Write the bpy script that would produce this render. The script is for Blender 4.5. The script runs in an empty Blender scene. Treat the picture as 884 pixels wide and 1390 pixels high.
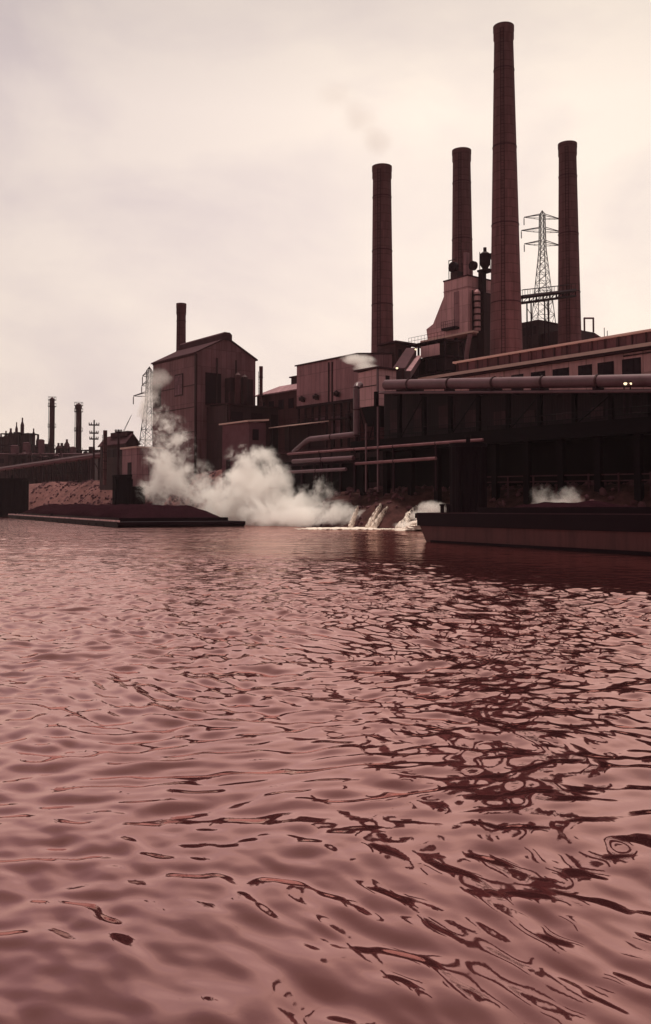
import bpy, bmesh, math, random
import numpy as np
from mathutils import Vector, Matrix, noise as mnoise
random.seed(7); rng = np.random.default_rng(11)
R = math.radians
sc = bpy.context.scene
C = sc.collection

# ------------------------------------------------------------------ camera model (photo pixels 884 x 1390)
F, CX, HZ, HC = 1244.0, 443.0, 686.0, 2.5
TAU = R(2.4); CT, ST = math.cos(TAU), math.sin(TAU)
CY = HZ - F * math.tan(TAU)
def zat(y, Y):                    # height of the point at depth Y that shows on row y
    v = (CY - y) / F
    return HC + Y * (ST + v * CT) / (CT - v * ST)
def xat(px, Y, z=8.0):
    return (px - CX) / F * (Y * CT + (z - HC) * ST)
# plant frame: a runs along the river (towards the right), b inland
AX, AY = 0.6247, -0.7809
BX, BY = 0.7809, 0.6247
ANG = math.atan2(AY, AX)
OX, OY = 2.4, 112.0
def ab(a, b): return (OX + a*AX + b*BX, OY + a*AY + b*BY)
def toab(x, y): return ((x-OX)*AX + (y-OY)*AY, (x-OX)*BX + (y-OY)*BY)
def run(P, d, px, z):             # distance from P along d until column px
    U = (px - CX) / F
    return (U*(P[1]*CT + (z-HC)*ST) - P[0]) / (d[0] - U*d[1]*CT)
A2, B2 = (AX, AY), (BX, BY)

# ------------------------------------------------------------------ object helpers
def tag(o, label=None, cat=None, group=None, kind=None):
    if label: o['label'] = label
    if cat: o['category'] = cat
    if group: o['group'] = group
    if kind: o['kind'] = kind
    return o
def thing(name, label, cat, loc, rz=0.0, group=None):
    o = bpy.data.objects.new(name, None); C.objects.link(o)
    o.empty_display_size = 0.5
    o.location = loc; o.rotation_euler = (0, 0, rz)
    return tag(o, label, cat, group)
def copy_tree(o, parent=None):
    c = o.copy(); C.objects.link(c)
    if parent: c.parent = parent
    for ch in [k for k in bpy.data.objects if k.parent == o]:
        copy_tree(ch, c)
    return c

class MB:
    def __init__(s): s.v = []; s.f = []
    def add(s, vs, fs):
        n = len(s.v); s.v += [tuple(p) for p in vs]; s.f += [tuple(i+n for i in f) for f in fs]; return s
    def box(s, x0, x1, y0, y1, z0, z1):
        return s.add([(x0,y0,z0),(x1,y0,z0),(x1,y1,z0),(x0,y1,z0),(x0,y0,z1),(x1,y0,z1),(x1,y1,z1),(x0,y1,z1)],
                     [(3,2,1,0),(4,5,6,7),(0,1,5,4),(1,2,6,5),(2,3,7,6),(3,0,4,7)])
    def prism(s, poly, y0, y1, axis='y'):       # poly in (x,z), extruded along y ; axis 'x': poly in (y,z)
        n = len(poly)
        if axis == 'y': vs = [(p[0], y0, p[1]) for p in poly] + [(p[0], y1, p[1]) for p in poly]
        elif axis == 'x': vs = [(y0, p[0], p[1]) for p in poly] + [(y1, p[0], p[1]) for p in poly]
        else: vs = [(p[0], p[1], y0) for p in poly] + [(p[0], p[1], y1) for p in poly]
        fs = [tuple(range(n)), tuple(range(2*n-1, n-1, -1))] + [(i, i+n, (i+1) % n + n, (i+1) % n) for i in range(n)]
        return s.add(vs, fs)
    def tube(s, pts, r, n=10, caps=True):
        pts = [Vector(p) for p in pts]
        rr = r if isinstance(r, (list, tuple)) else [r]*len(pts)
        vs = []; fs = []
        for i, p in enumerate(pts):
            t = (pts[min(i+1, len(pts)-1)] - pts[max(i-1, 0)]).normalized()
            u = Vector((0,0,1)) if abs(t.z) < .9 else Vector((1,0,0))
            e1 = t.cross(u).normalized(); e2 = t.cross(e1)
            for k in range(n):
                w = 2*math.pi*k/n
                vs.append(p + (e1*math.cos(w) + e2*math.sin(w))*rr[i])
        for i in range(len(pts)-1):
            for k in range(n):
                fs.append((i*n+k, i*n+(k+1) % n, (i+1)*n+(k+1) % n, (i+1)*n+k))
        if caps:
            fs.append(tuple(range(n-1, -1, -1))); fs.append(tuple(range((len(pts)-1)*n, len(pts)*n)))
        return s.add(vs, fs)
    def bar(s, p, q, w): return s.tube([p, q], w*.62, 4)
    def lathe(s, prof, n=40, c=(0, 0)):           # prof (r,z)
        vs = []; fs = []
        for r, z in prof:
            for k in range(n):
                w = 2*math.pi*k/n; vs.append((c[0]+r*math.cos(w), c[1]+r*math.sin(w), z))
        for i in range(len(prof)-1):
            for k in range(n):
                fs.append((i*n+k, i*n+(k+1) % n, (i+1)*n+(k+1) % n, (i+1)*n+k))
        return s.add(vs, fs)
    def build(s, name, mat, parent=None, smooth=False):
        me = bpy.data.meshes.new(name); me.from_pydata(s.v, [], s.f)
        bm = bmesh.new(); bm.from_mesh(me); bmesh.ops.recalc_face_normals(bm, faces=bm.faces); bm.to_mesh(me); bm.free()
        if smooth:
            me.polygons.foreach_set('use_smooth', [True]*len(me.polygons))
            try: me.set_sharp_from_angle(angle=R(35))
            except Exception: pass
        me.materials.append(mat)
        o = bpy.data.objects.new(name, me); C.objects.link(o)
        if parent: o.parent = parent
        return o

# ------------------------------------------------------------------ materials
class NT:
    def __init__(s, name):
        s.m = bpy.data.materials.new(name); s.m.use_nodes = True
        s.t = s.m.node_tree; s.N = s.t.nodes; s.L = s.t.links
        s.p = s.N.get('Principled BSDF'); s.out = s.N.get('Material Output')
    def n(s, typ, **kw):
        nd = s.N.new(typ)
        for k, v in kw.items():
            if hasattr(nd, k): setattr(nd, k, v)
        return nd
    def put(s, a, b):
        if isinstance(a, (int, float)): b.default_value = a
        elif isinstance(a, (tuple, list)): b.default_value = a
        else: s.L.new(a, b)
    def math(s, op, a, b=0.0, c=None):
        nd = s.n('ShaderNodeMath', operation=op); s.put(a, nd.inputs[0]); s.put(b, nd.inputs[1])
        if c is not None: s.put(c, nd.inputs[2])
        return nd.outputs[0]
    def vmul(s, a, v):
        nd = s.n('ShaderNodeVectorMath', operation='MULTIPLY'); s.put(a, nd.inputs[0]); nd.inputs[1].default_value = v; return nd.outputs[0]
    def noise(s, vec, scale, detail=4, rough=.55, dist=0):
        nd = s.n('ShaderNodeTexNoise'); s.L.new(vec, nd.inputs['Vector'])
        nd.inputs['Scale'].default_value = scale; nd.inputs['Detail'].default_value = detail
        nd.inputs['Roughness'].default_value = rough; nd.inputs['Distortion'].default_value = dist
        return nd.outputs['Fac']
    def mix(s, f, a, b, bt='MIX'):
        nd = s.n('ShaderNodeMix', data_type='RGBA', blend_type=bt)
        s.put(f, nd.inputs[0])
        for v, i in ((a, 6), (b, 7)):
            if isinstance(v, tuple): nd.inputs[i].default_value = (*v[:3], 1)
            else: s.L.new(v, nd.inputs[i])
        return nd.outputs[2]
    def ramp(s, f, lo, hi):
        nd = s.n('ShaderNodeMapRange'); s.put(f, nd.inputs[0]); nd.inputs[1].default_value = lo; nd.inputs[2].default_value = hi
        return nd.outputs[0]
    def bump(s, h, strength, dist):
        nd = s.n('ShaderNodeBump'); s.put(h, nd.inputs['Height']); nd.inputs['Strength'].default_value = strength
        nd.inputs['Distance'].default_value = dist; s.L.new(nd.outputs[0], s.p.inputs['Normal']); return nd
    def obj(s): return s.n('ShaderNodeTexCoord').outputs['Object']
    def sep(s, v):
        nd = s.n('ShaderNodeSeparateXYZ'); s.L.new(v, nd.inputs[0]); return nd.outputs

def adj(c):
    k = 1.30 if max(c) > .07 else 1.30+.4*(1-max(c)/.07)
    d = .60 if max(c) < .55 else 1.0
    return (c[0]*d, c[1]*1.0*d, c[2]*k*d)
def siding(name, col, pw=1.0, ph=3.0, var=.16, rust=(.12,.04,.03), rusty=.45, rough=.7, seam=.3, corr=.35):
    col, rust = adj(col), adj(rust)
    t = NT(name); o = t.obj(); x, y, z = t.sep(o)
    s_ = t.math('ADD', x, y)
    u = t.math('DIVIDE', s_, pw); v = t.math('DIVIDE', z, ph)
    cb = t.n('ShaderNodeCombineXYZ'); t.L.new(t.math('FLOOR', u), cb.inputs[0]); t.L.new(t.math('FLOOR', v), cb.inputs[1])
    wn = t.n('ShaderNodeTexWhiteNoise', noise_dimensions='2D'); t.L.new(cb.outputs[0], wn.inputs['Vector'])
    k = t.math('MULTIPLY_ADD', wn.outputs['Value'], 2*var, 1-var)
    su = t.math('LESS_THAN', t.math('FRACT', u), .08); sv = t.math('LESS_THAN', t.math('FRACT', v), .035)
    sm = t.math('MULTIPLY', t.math('MAXIMUM', su, sv), seam)
    k = t.math('MULTIPLY', k, t.math('SUBTRACT', 1.0, sm))
    streak = t.noise(t.vmul(o, (1.3, 1.3, .16)), 1.0, 5, .65)
    grime = t.noise(o, .35, 4, .6)
    c = t.mix(t.math('MULTIPLY', t.ramp(streak, .45, .72), rusty), col, rust)
    c = t.mix(t.math('MULTIPLY', t.ramp(grime, .4, .75), .35), c, tuple(q*.45 for q in col))
    nd = t.n('ShaderNodeVectorMath', operation='SCALE'); t.L.new(c, nd.inputs[0]); t.L.new(k, nd.inputs['Scale'])
    t.L.new(nd.outputs[0], t.p.inputs['Base Color']); t.p.inputs['Roughness'].default_value = rough
    w = t.math('SINE', t.math('MULTIPLY', s_, 2*math.pi/.3))
    if corr: t.bump(w, corr, .03)
    t.p.inputs['Specular IOR Level'].default_value = .18
    return t.m
def rough_mat(name, col, col2, scale=1.0, rough=.85, bump=.4, bd=.05, detail=6, metal=0):
    col, col2 = adj(col), adj(col2)
    t = NT(name); o = t.obj()
    n = t.noise(o, scale, detail, .65)
    n2 = t.noise(t.vmul(o, (1, 1, .3)), scale*.3, 4, .6)
    f = t.ramp(t.math('ADD', t.math('MULTIPLY', n, .6), t.math('MULTIPLY', n2, .4)), .35, .65)
    t.L.new(t.mix(f, col, col2), t.p.inputs['Base Color']); t.p.inputs['Roughness'].default_value = rough
    t.p.inputs['Specular IOR Level'].default_value = (0.0 if 'coal' in name else .06) if rough > .5 else .4
    if bump: t.bump(n, bump, bd)
    return t.m
def stack_mat(name, col, top, h):
    col, top = adj(col), adj(top)
    t = NT(name); o = t.obj(); x, y, z = t.sep(o)
    course = t.math('LESS_THAN', t.math('FRACT', t.math('DIVIDE', z, 1.55)), .09)
    ang = t.math('ARCTAN2', y, x)
    cb = t.n('ShaderNodeCombineXYZ'); t.L.new(t.math('MULTIPLY', ang, 1.6), cb.inputs[0]); t.L.new(t.math('MULTIPLY', z, .05), cb.inputs[1])
    streak = t.noise(cb.outputs[0], 2.2, 6, .7)
    patch = t.noise(o, .5, 5, .65)
    cell = t.n('ShaderNodeCombineXYZ'); t.L.new(t.math('FLOOR', t.math('MULTIPLY', ang, 3.2)), cell.inputs[0]); t.L.new(t.math('FLOOR', t.math('DIVIDE', z, 1.55)), cell.inputs[1])
    wn = t.n('ShaderNodeTexWhiteNoise', noise_dimensions='2D'); t.L.new(cell.outputs[0], wn.inputs['Vector'])
    k = t.math('MULTIPLY_ADD', wn.outputs['Value'], .22, .89)
    k = t.math('MULTIPLY', k, t.math('SUBTRACT', 1.0, t.math('MULTIPLY', course, .3)))
    soot_backlit = t.math('MULTIPLY', t.ramp(t.math('ADD', z, t.math('MULTIPLY', streak, h*.5)), h*.55, h*1.25), .8)  # soot stain plus backlit darkness, both painted in towards the top
    c = t.mix(t.math('MULTIPLY', t.ramp(streak, .42, .68), .7), col, tuple(q*.5 for q in col))
    c = t.mix(t.math('MULTIPLY', t.ramp(patch, .5, .75), .35), c, tuple(q*1.3 for q in col))
    c = t.mix(soot_backlit, c, top)
    nd = t.n('ShaderNodeVectorMath', operation='SCALE'); t.L.new(c, nd.inputs[0]); t.L.new(k, nd.inputs['Scale'])
    t.L.new(nd.outputs[0], t.p.inputs['Base Color']); t.p.inputs['Roughness'].default_value = .85
    t.p.inputs['Specular IOR Level'].default_value = .15
    t.bump(patch, .3, .05)
    return t.m
def emit(name, col, s):
    t = NT(name); t.p.inputs['Base Color'].default_value = (*col, 1)
    t.p.inputs['Emission Color'].default_value = (*col, 1); t.p.inputs['Emission Strength'].default_value = s
    return t.m

M = {}
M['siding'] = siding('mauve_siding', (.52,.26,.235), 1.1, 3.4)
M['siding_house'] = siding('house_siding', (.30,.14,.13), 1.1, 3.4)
M['siding_pale'] = siding('pale_siding', (.56,.31,.26), 1.3, 3.0, .10, (.2,.08,.07), .35)
M['siding_dark'] = siding('dark_siding', (.062,.024,.026), 1.2, 3.2, .2)
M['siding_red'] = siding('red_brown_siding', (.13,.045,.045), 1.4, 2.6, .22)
M['mill'] = siding('mill_wall', (.56,.29,.235), 2.6, 5.0, .10, (.15,.06,.055), .4)
M['monitor'] = siding('monitor_siding', (.17,.066,.066), 1.35, 6.0, .24, seam=.55)
M['roof_dark'] = rough_mat('dark_roof', (.07,.028,.03), (.12,.05,.05), .8)
M['roof_pale'] = rough_mat('pale_roof', (.66,.44,.31), (.56,.36,.26), .7, .55, .15)
M['steel'] = rough_mat('dark_steel', (.026,.010,.012), (.045,.017,.019), 1.2, .6, .2)
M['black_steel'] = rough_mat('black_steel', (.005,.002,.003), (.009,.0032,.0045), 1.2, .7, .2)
M['steel_mid'] = rough_mat('rusty_steel', (.12,.05,.05), (.07,.026,.028), 1.2, .6, .2)
M['pipe'] = rough_mat('pipe_paint', (.22,.10,.105), (.13,.052,.055), .9, .45, .15)
M['concrete'] = rough_mat('weathered_concrete', (.26,.12,.115), (.17,.07,.07), .6, .9, .3)
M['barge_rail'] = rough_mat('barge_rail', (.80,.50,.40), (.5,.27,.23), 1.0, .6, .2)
M['glass'] = rough_mat('dusty_glass', (.04,.016,.019), (.022,.009,.012), .8, .55, 0)
M['pane_pale'] = siding('dusty_glazing', (.26,.12,.125), .5, .7, .25, seam=.6)
M['coal'] = rough_mat('coal', (.018,.006,.006), (.038,.013,.013), 3.0, .95, .9, .2)
M['hull'] = siding('rusty_hull', (.17,.057,.05), 2.4, 30, .07, (.075,.026,.026), .8, .7, .15, 0)
M['hull_dark'] = rough_mat('dark_hull_strake', (.022,.008,.010), (.015,.006,.0075), .8, .7, .3)
M['rail'] = rough_mat('worn_rail', (.40,.20,.175), (.22,.095,.09), 1.0, .6, .2)
M['cell'] = rough_mat('tarred_piling', (.008,.003,.0045), (.015,.006,.0075), 1.0, .8, .3)
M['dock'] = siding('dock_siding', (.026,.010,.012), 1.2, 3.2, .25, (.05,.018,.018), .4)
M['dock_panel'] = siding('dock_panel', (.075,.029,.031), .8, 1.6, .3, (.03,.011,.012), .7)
M['rock'] = rough_mat('slag_rock', (.20,.088,.082), (.11,.045,.045), .8, .9, .6, .2)
M['slag'] = rough_mat('wet_slag', (.07,.027,.027), (.02,.008,.009), 2.2, .5, .9, .2)
M['insul'] = rough_mat('porcelain', (.1,.05,.05), (.07,.03,.03), 4, .3, 0)
M['wood'] = rough_mat('creosoted_wood', (.05,.02,.022), (.08,.034,.034), 1.5, .8, .2)
M['lamp'] = emit('lamp_glow', (1.0, .80, .50), 1.6)

# ================================================================== SETTING
# ---- terrain
def smooth(t): t = np.clip(t, 0, 1); return t*t*(3-2*t)
def shore(a): return np.where(a > 0, -8.0, -8.0 - .2*np.maximum(a, -90.0)) + np.where(a > 35, (a-35)*.1, 0)
def hgt(a, b):
    d = b - shore(a) + 1.2*np.sin(a*.21) + .8*np.sin(a*.53+1)
    left = smooth((-a-4)/12.0)
    h1 = 4.4 + left*4.0
    w = 9.0 + 3*left
    z = -3 + (h1+3)*smooth((d+4)/(w+4))
    z = z + np.where(b > 5.6, (7.8-h1)*smooth((b-5.6)/1.5), 0)*(1-left)
    return z
aa = np.concatenate([[-6000,-3000,-1500,-800,-500], np.arange(-320, -120, 4.0), np.arange(-120, 70, 1.0), np.arange(70, 200, 8.0), [300,500,900,2000,6000]])
bb = np.concatenate([np.arange(-22, 24, .9), np.arange(24, 120, 6.0), [150,200,300,450,700,1200,2500,6000]])
GA, GB = np.meshgrid(aa, bb, indexing='ij')
GZ = hgt(GA, GB)
def fbm(x, y, s):
    return np.array([mnoise.fractal(Vector((p*s, q*s, 3.3)), 1.0, 2.0, 4) for p, q in zip(x.ravel(), y.ravel())]).reshape(x.shape)
GZ = GZ + .28*fbm(GA, GB, .35) * (np.abs(GA) < 150) * (GB < 24) + .3*fbm(GA, GB, .08)
GX = OX + GA*AX + GB*BX; GY = OY + GA*AY + GB*BY
na, nb = GA.shape
idx = np.arange(na*nb).reshape(na, nb)
faces = np.stack([idx[:-1,:-1], idx[1:,:-1], idx[1:,1:], idx[:-1,1:]], -1).reshape(-1, 4)
def grid_mesh(name, vx, faces, mat):
    me = bpy.data.meshes.new(name)
    me.vertices.add(len(vx)); me.vertices.foreach_set('co', vx.astype(np.float32).ravel())
    k = faces.shape[1]
    me.loops.add(faces.size); me.loops.foreach_set('vertex_index', faces.astype(np.int32).ravel())
    me.polygons.add(len(faces)); me.polygons.foreach_set('loop_start', np.arange(0, faces.size, k, dtype=np.int32))
    me.polygons.foreach_set('use_smooth', np.ones(len(faces), dtype=bool))
    me.update(calc_edges=True); me.validate()
    me.materials.append(mat)
    o = bpy.data.objects.new(name, me); C.objects.link(o); return o
t = NT('riverbank'); o_ = t.obj()
n1 = t.noise(o_, .9, 7, .7); n2 = t.noise(o_, .07, 4, .6)
f_ = t.ramp(t.math('ADD', t.math('MULTIPLY', n1, .7), t.math('MULTIPLY', n2, .3)), .36, .62)
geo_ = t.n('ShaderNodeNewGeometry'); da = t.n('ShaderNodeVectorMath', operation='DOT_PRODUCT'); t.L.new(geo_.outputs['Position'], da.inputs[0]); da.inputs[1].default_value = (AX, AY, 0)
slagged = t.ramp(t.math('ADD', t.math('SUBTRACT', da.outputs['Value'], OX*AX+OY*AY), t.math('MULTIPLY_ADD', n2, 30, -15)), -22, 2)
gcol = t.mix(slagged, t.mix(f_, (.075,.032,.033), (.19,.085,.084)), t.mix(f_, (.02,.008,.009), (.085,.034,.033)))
t.L.new(gcol, t.p.inputs['Base Color']); t.p.inputs['Roughness'].default_value = .95; t.p.inputs['Specular IOR Level'].default_value = .08
t.bump(n1, .5, .25)
g = grid_mesh('ground', np.stack([GX, GY, GZ], -1).reshape(-1, 3), faces, t.m); g['kind'] = 'structure'
def ground_z(a, b): return float(hgt(np.array(a, float), np.array(b, float)))

# the rusty barge lies along this line; the water in its lee is calm
PB = (xat(581, 63.0, 0), 63.0)
dB = Vector((xat(872, 45.8, 0)-PB[0], 45.8-PB[1], 0)).normalized()
nB = Vector((dB.y, -dB.x, 0))
if nB.y > 0: nB = -nB
# ---- river water: a disc of real waves round the camera
def make_water():
    az = np.concatenate([np.linspace(-180, -60, 24, endpoint=False), np.linspace(-60, -27, 60, endpoint=False),
                         np.linspace(-27, 27, 640, endpoint=False), np.linspace(27, 60, 60, endpoint=False), np.linspace(60, 180, 24, endpoint=False)])
    az = np.radians(az)
    r = np.concatenate([[.5, 1.5, 2.4], np.geomspace(3.0, 160.0, 900), [190, 240, 320, 500, 900, 2000, 5000]])
    RR, AZ = np.meshgrid(r, az, indexing='ij')
    X = RR*np.sin(AZ); Y = RR*np.cos(AZ)
    step = np.maximum(RR*math.log(160/3)/900, RR*R(54)/640)
    Z = np.zeros_like(X)
    # slow warp so that wave trains bend and never repeat
    wx = X + .9*np.sin(.31*Y + 1.1*np.sin(.13*X)) + .35*np.sin(1.1*Y+.4*X)
    wy = Y + .8*np.sin(.27*X + 1.3*np.sin(.17*Y)) + .30*np.sin(.9*X-.5*Y+2)
    patch = .5+.5*np.sin(.21*X+1.7*np.sin(.11*Y)+.8)*np.sin(.16*Y+1.2*np.sin(.15*X)+.3)
    pd = (X-PB[0])*nB.x + (Y-PB[1])*nB.y + 2.0*np.sin(X*.35) + 1.5*np.sin(Y*.5+X*.2)
    al = (X-PB[0])*dB.x + (Y-PB[1])*dB.y
    lee = (1-smooth((pd-13)/7))*smooth((al+16)/14)*smooth((pd+2)/1)
    gust = np.exp(-((Y-24-3*np.sin(X*.3)-2*np.sin(X*.11+2))/7.5)**2)*smooth((X+7)/7)
    ripple = (.75 + .75*np.clip(patch, 0, 1) + .9*gust + .5*smooth((Y-12)/14))*(1-.8*lee)
    longer = (1-.7*lee)
    nw = 84
    lam = np.exp(rng.uniform(math.log(.27), math.log(1.9), nw))
    for i in range(nw):
        L = lam[i]; th = rng.uniform(0, 2*math.pi) if i % 4 else R(70) + rng.normal(0, R(30)); k = 2*math.pi/L
        slope = WAVE*(L/.7)**(-.22)*(.60+.40*smooth((RR-7)/10))
        ph = rng.uniform(0, 2*math.pi)
        fade = smooth((L/step - 2.2)/3.0)
        amp = slope/k*fade*np.where(L < .9, ripple, longer)
        s = np.sin(k*(wx*math.cos(th)+wy*math.sin(th))+ph)
        Z += amp*(s + .18*np.cos(2*k*(wx*math.cos(th)+wy*math.sin(th))+2*ph))
    V = np.stack([X, Y, Z], -1).reshape(-1, 3)
    nr, nc = X.shape
    ii = np.arange(nr*nc).reshape(nr, nc); jj = np.roll(ii, -1, axis=1)
    fs = np.stack([ii[:-1], jj[:-1], jj[1:], ii[1:]], -1).reshape(-1, 4)
    V = np.concatenate([V, [[0, 0, 0]]]); 
    o = grid_mesh('river_water', V, fs, M['water']); o['kind'] = 'structure'
WAVE = .0205
t = NT('river_water')
geo = t.n('ShaderNodeNewGeometry'); pos = geo.outputs['Position']
d_ = t.n('ShaderNodeVectorMath', operation='LENGTH'); t.L.new(pos, d_.inputs[0]); dist = d_.outputs['Value']
mud = t.noise(t.vmul(pos, (.10, .05, 1)), 1.0, 5, .6, .8)
t.N.remove(t.p)
dif = t.n('ShaderNodeBsdfDiffuse'); glo = t.n('ShaderNodeBsdfGlossy'); fre = t.n('ShaderNodeLayerWeight'); mxs = t.n('ShaderNodeMixShader')
t.L.new(t.mix(t.ramp(mud, .35, .68), (.04,.011,.013), (.07,.02,.021)), dif.inputs['Color'])
glo.inputs['Roughness'].default_value = .055   # iron-stained, oily surface: reddish head on, clearer at a grazing view
fre.inputs['Blend'].default_value = .5; fac_ = fre.outputs['Facing']
rfl = t.math('MULTIPLY_ADD', t.math('POWER', fac_, 2.6), .82, .105)
t.L.new(t.mix(t.math('POWER', fac_, 3.5), (1, .55, .53), (1, .78, .73)), glo.inputs['Color'])
t.L.new(rfl, mxs.inputs[0]); t.L.new(dif.outputs[0], mxs.inputs[1]); t.L.new(glo.outputs[0], mxs.inputs[2]); t.L.new(mxs.outputs[0], t.out.inputs['Surface'])
big = t.ramp(t.noise(t.vmul(pos, (.07, .16, 1)), 1.0, 6, .68, .6), .36, .64)
r1 = t.math('ADD', t.noise(t.vmul(pos, (1, .8, 1)), 1.4, 3, .55, .3), t.math('MULTIPLY', t.noise(t.vmul(pos, (.35, .5, 1)), 1.0, 3, .6, .5), 1.6))
r2 = t.noise(t.vmul(pos, (1, .75, 1)), 5.0, 3, .55, .3)
far = t.ramp(dist, 18, 60)
def pdot(v):
    nd = t.n('ShaderNodeVectorMath', operation='DOT_PRODUCT'); t.L.new(pos, nd.inputs[0]); nd.inputs[1].default_value = v; return nd.outputs['Value']
pd_ = t.math('ADD', t.math('SUBTRACT', pdot(nB), nB.x*PB[0]+nB.y*PB[1]), t.math('MULTIPLY_ADD', t.noise(t.vmul(pos, (.12, .12, 1)), 1.0, 3), 9.0, -4.5))
lee_ = t.math('MULTIPLY', t.math('SUBTRACT', 1.0, t.ramp(pd_, 12, 19)), t.ramp(t.math('SUBTRACT', pdot(dB), dB.x*PB[0]+dB.y*PB[1]), -16, -2))
far = t.math('MULTIPLY', far, t.math('MULTIPLY_ADD', lee_, -.8, 1.0))
h = t.math('ADD', t.math('MULTIPLY', r1, t.math('MULTIPLY', t.math('MULTIPLY', far, t.math('MULTIPLY_ADD', big, 1.2, .25)), .085)), t.math('MULTIPLY', r2, t.math('MULTIPLY', t.math('MULTIPLY_ADD', big, .8, .12), t.math('MULTIPLY_ADD', far, .034, .0028))))
bp = t.n('ShaderNodeBump'); t.L.new(h, bp.inputs['Height']); bp.inputs['Distance'].default_value = 1.0
for nd_ in (glo, fre): t.L.new(bp.outputs[0], nd_.inputs['Normal'])
M['water'] = t.m
make_water()

# ---- riprap rocks: nobody could count them
def rocks():
    mb = MB()
    ico = bmesh.new(); bmesh.ops.create_icosphere(ico, subdivisions=1, radius=1)
    iv = [v.co.copy() for v in ico.verts]; ifc = [[v.index for v in f.verts] for f in ico.faces]; ico.free()
    for k in range(3600):
        a = random.uniform(-150, 48) if k % 3 else random.uniform(-110, -10)
        d = random.uniform(-1.5, 13); b = float(shore(np.array(a))) + d
        s = random.uniform(.14, .44)
        x, y = ab(a, b); z = ground_z(a, b)
        rot = Matrix.Rotation(random.uniform(0, 6.3), 3, 'Z') @ Matrix.Rotation(random.uniform(0, 6.3), 3, 'X')
        sx = Vector((s*random.uniform(.7, 1.4), s*random.uniform(.7, 1.4), s*random.uniform(.5, .9)))
        mb.add([rot @ Vector((p.x*sx.x*random.uniform(.8, 1.2), p.y*sx.y, p.z*sx.z)) + Vector((x, y, z)) for p in iv], ifc)
    o = mb.build('riprap_rubble', M['rock']); tag(o, 'broken slag and stone rubble covering the sloping riverbank', 'rubble', kind='stuff')
rocks()

# ================================================================== SMOKESTACKS
PLAT = 7.8
def stack(px, ytop, wtop, pxb, ybot, wbot, Y, label, flare=1.08, name='smokestack', group='tall industrial smokestacks', col=(.30,.128,.112)):
    rr0 = wtop/2*Y/F
    zt = zat(ytop, Y-rr0); zb = zat(ybot, Y)
    x = xat(px, Y, zt)
    dep = lambda z: (Y*CT + (z-HC)*ST)/F
    rt = wtop/2*dep(zt); rb = wbot/2*dep(zb)
    sl = (rb-rt)/(zt-zb); r0 = rb + sl*(zb-PLAT); H = zt-PLAT
    rad = lambda z: r0 + (rt-r0)*z/H
    root = thing(name, label, 'smokestack', (x, Y, PLAT), 0, group)
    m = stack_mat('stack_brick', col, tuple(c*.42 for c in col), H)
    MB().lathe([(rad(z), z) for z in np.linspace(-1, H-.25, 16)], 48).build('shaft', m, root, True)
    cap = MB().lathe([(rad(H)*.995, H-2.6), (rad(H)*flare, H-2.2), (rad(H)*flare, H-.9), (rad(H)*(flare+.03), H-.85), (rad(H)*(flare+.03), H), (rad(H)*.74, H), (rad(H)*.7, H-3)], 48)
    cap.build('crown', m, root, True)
    for z in np.linspace(H*.2, H*.9, 5):
        MB().lathe([(rad(z)*1.002, z-.09), (rad(z)+.06, z-.09), (rad(z)+.06, z+.09), (rad(z)*1.002, z+.09)], 40).build('steel_band', M['steel_mid'], root)
    w = R(-110); cx, sx_ = math.cos(w), math.sin(w); px_, py_ = -sx_, cx
    lad = MB()
    for s in (-.28, .28):
        lad.tube([(cx*(rad(z)+.22)+px_*s, sx_*(rad(z)+.22)+py_*s, z) for z in np.linspace(0, H-1, 10)], .05, 5)
    for z in np.arange(1, H-1, .6):
        q = rad(z)+.22
        lad.bar((cx*q-px_*.28, sx_*q-py_*.28, z), (cx*q+px_*.28, sx_*q+py_*.28, z), .04)
    lad.build('ladder', M['steel'], root)
    return root
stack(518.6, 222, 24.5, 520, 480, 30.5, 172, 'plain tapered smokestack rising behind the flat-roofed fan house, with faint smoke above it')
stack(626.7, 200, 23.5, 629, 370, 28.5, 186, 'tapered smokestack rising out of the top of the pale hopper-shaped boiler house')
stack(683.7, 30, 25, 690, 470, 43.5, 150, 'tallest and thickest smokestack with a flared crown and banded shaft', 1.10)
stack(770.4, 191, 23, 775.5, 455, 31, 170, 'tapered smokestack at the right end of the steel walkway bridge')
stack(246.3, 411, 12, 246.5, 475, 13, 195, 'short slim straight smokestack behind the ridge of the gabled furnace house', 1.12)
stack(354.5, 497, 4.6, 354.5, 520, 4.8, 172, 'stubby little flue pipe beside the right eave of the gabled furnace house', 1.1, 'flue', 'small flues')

# ================================================================== BUILDINGS
def face_a(P, base):     # helpers in a building whose local x runs along a, y along b, origin P
    return lambda px, z: run(P, A2, px, z)

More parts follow.
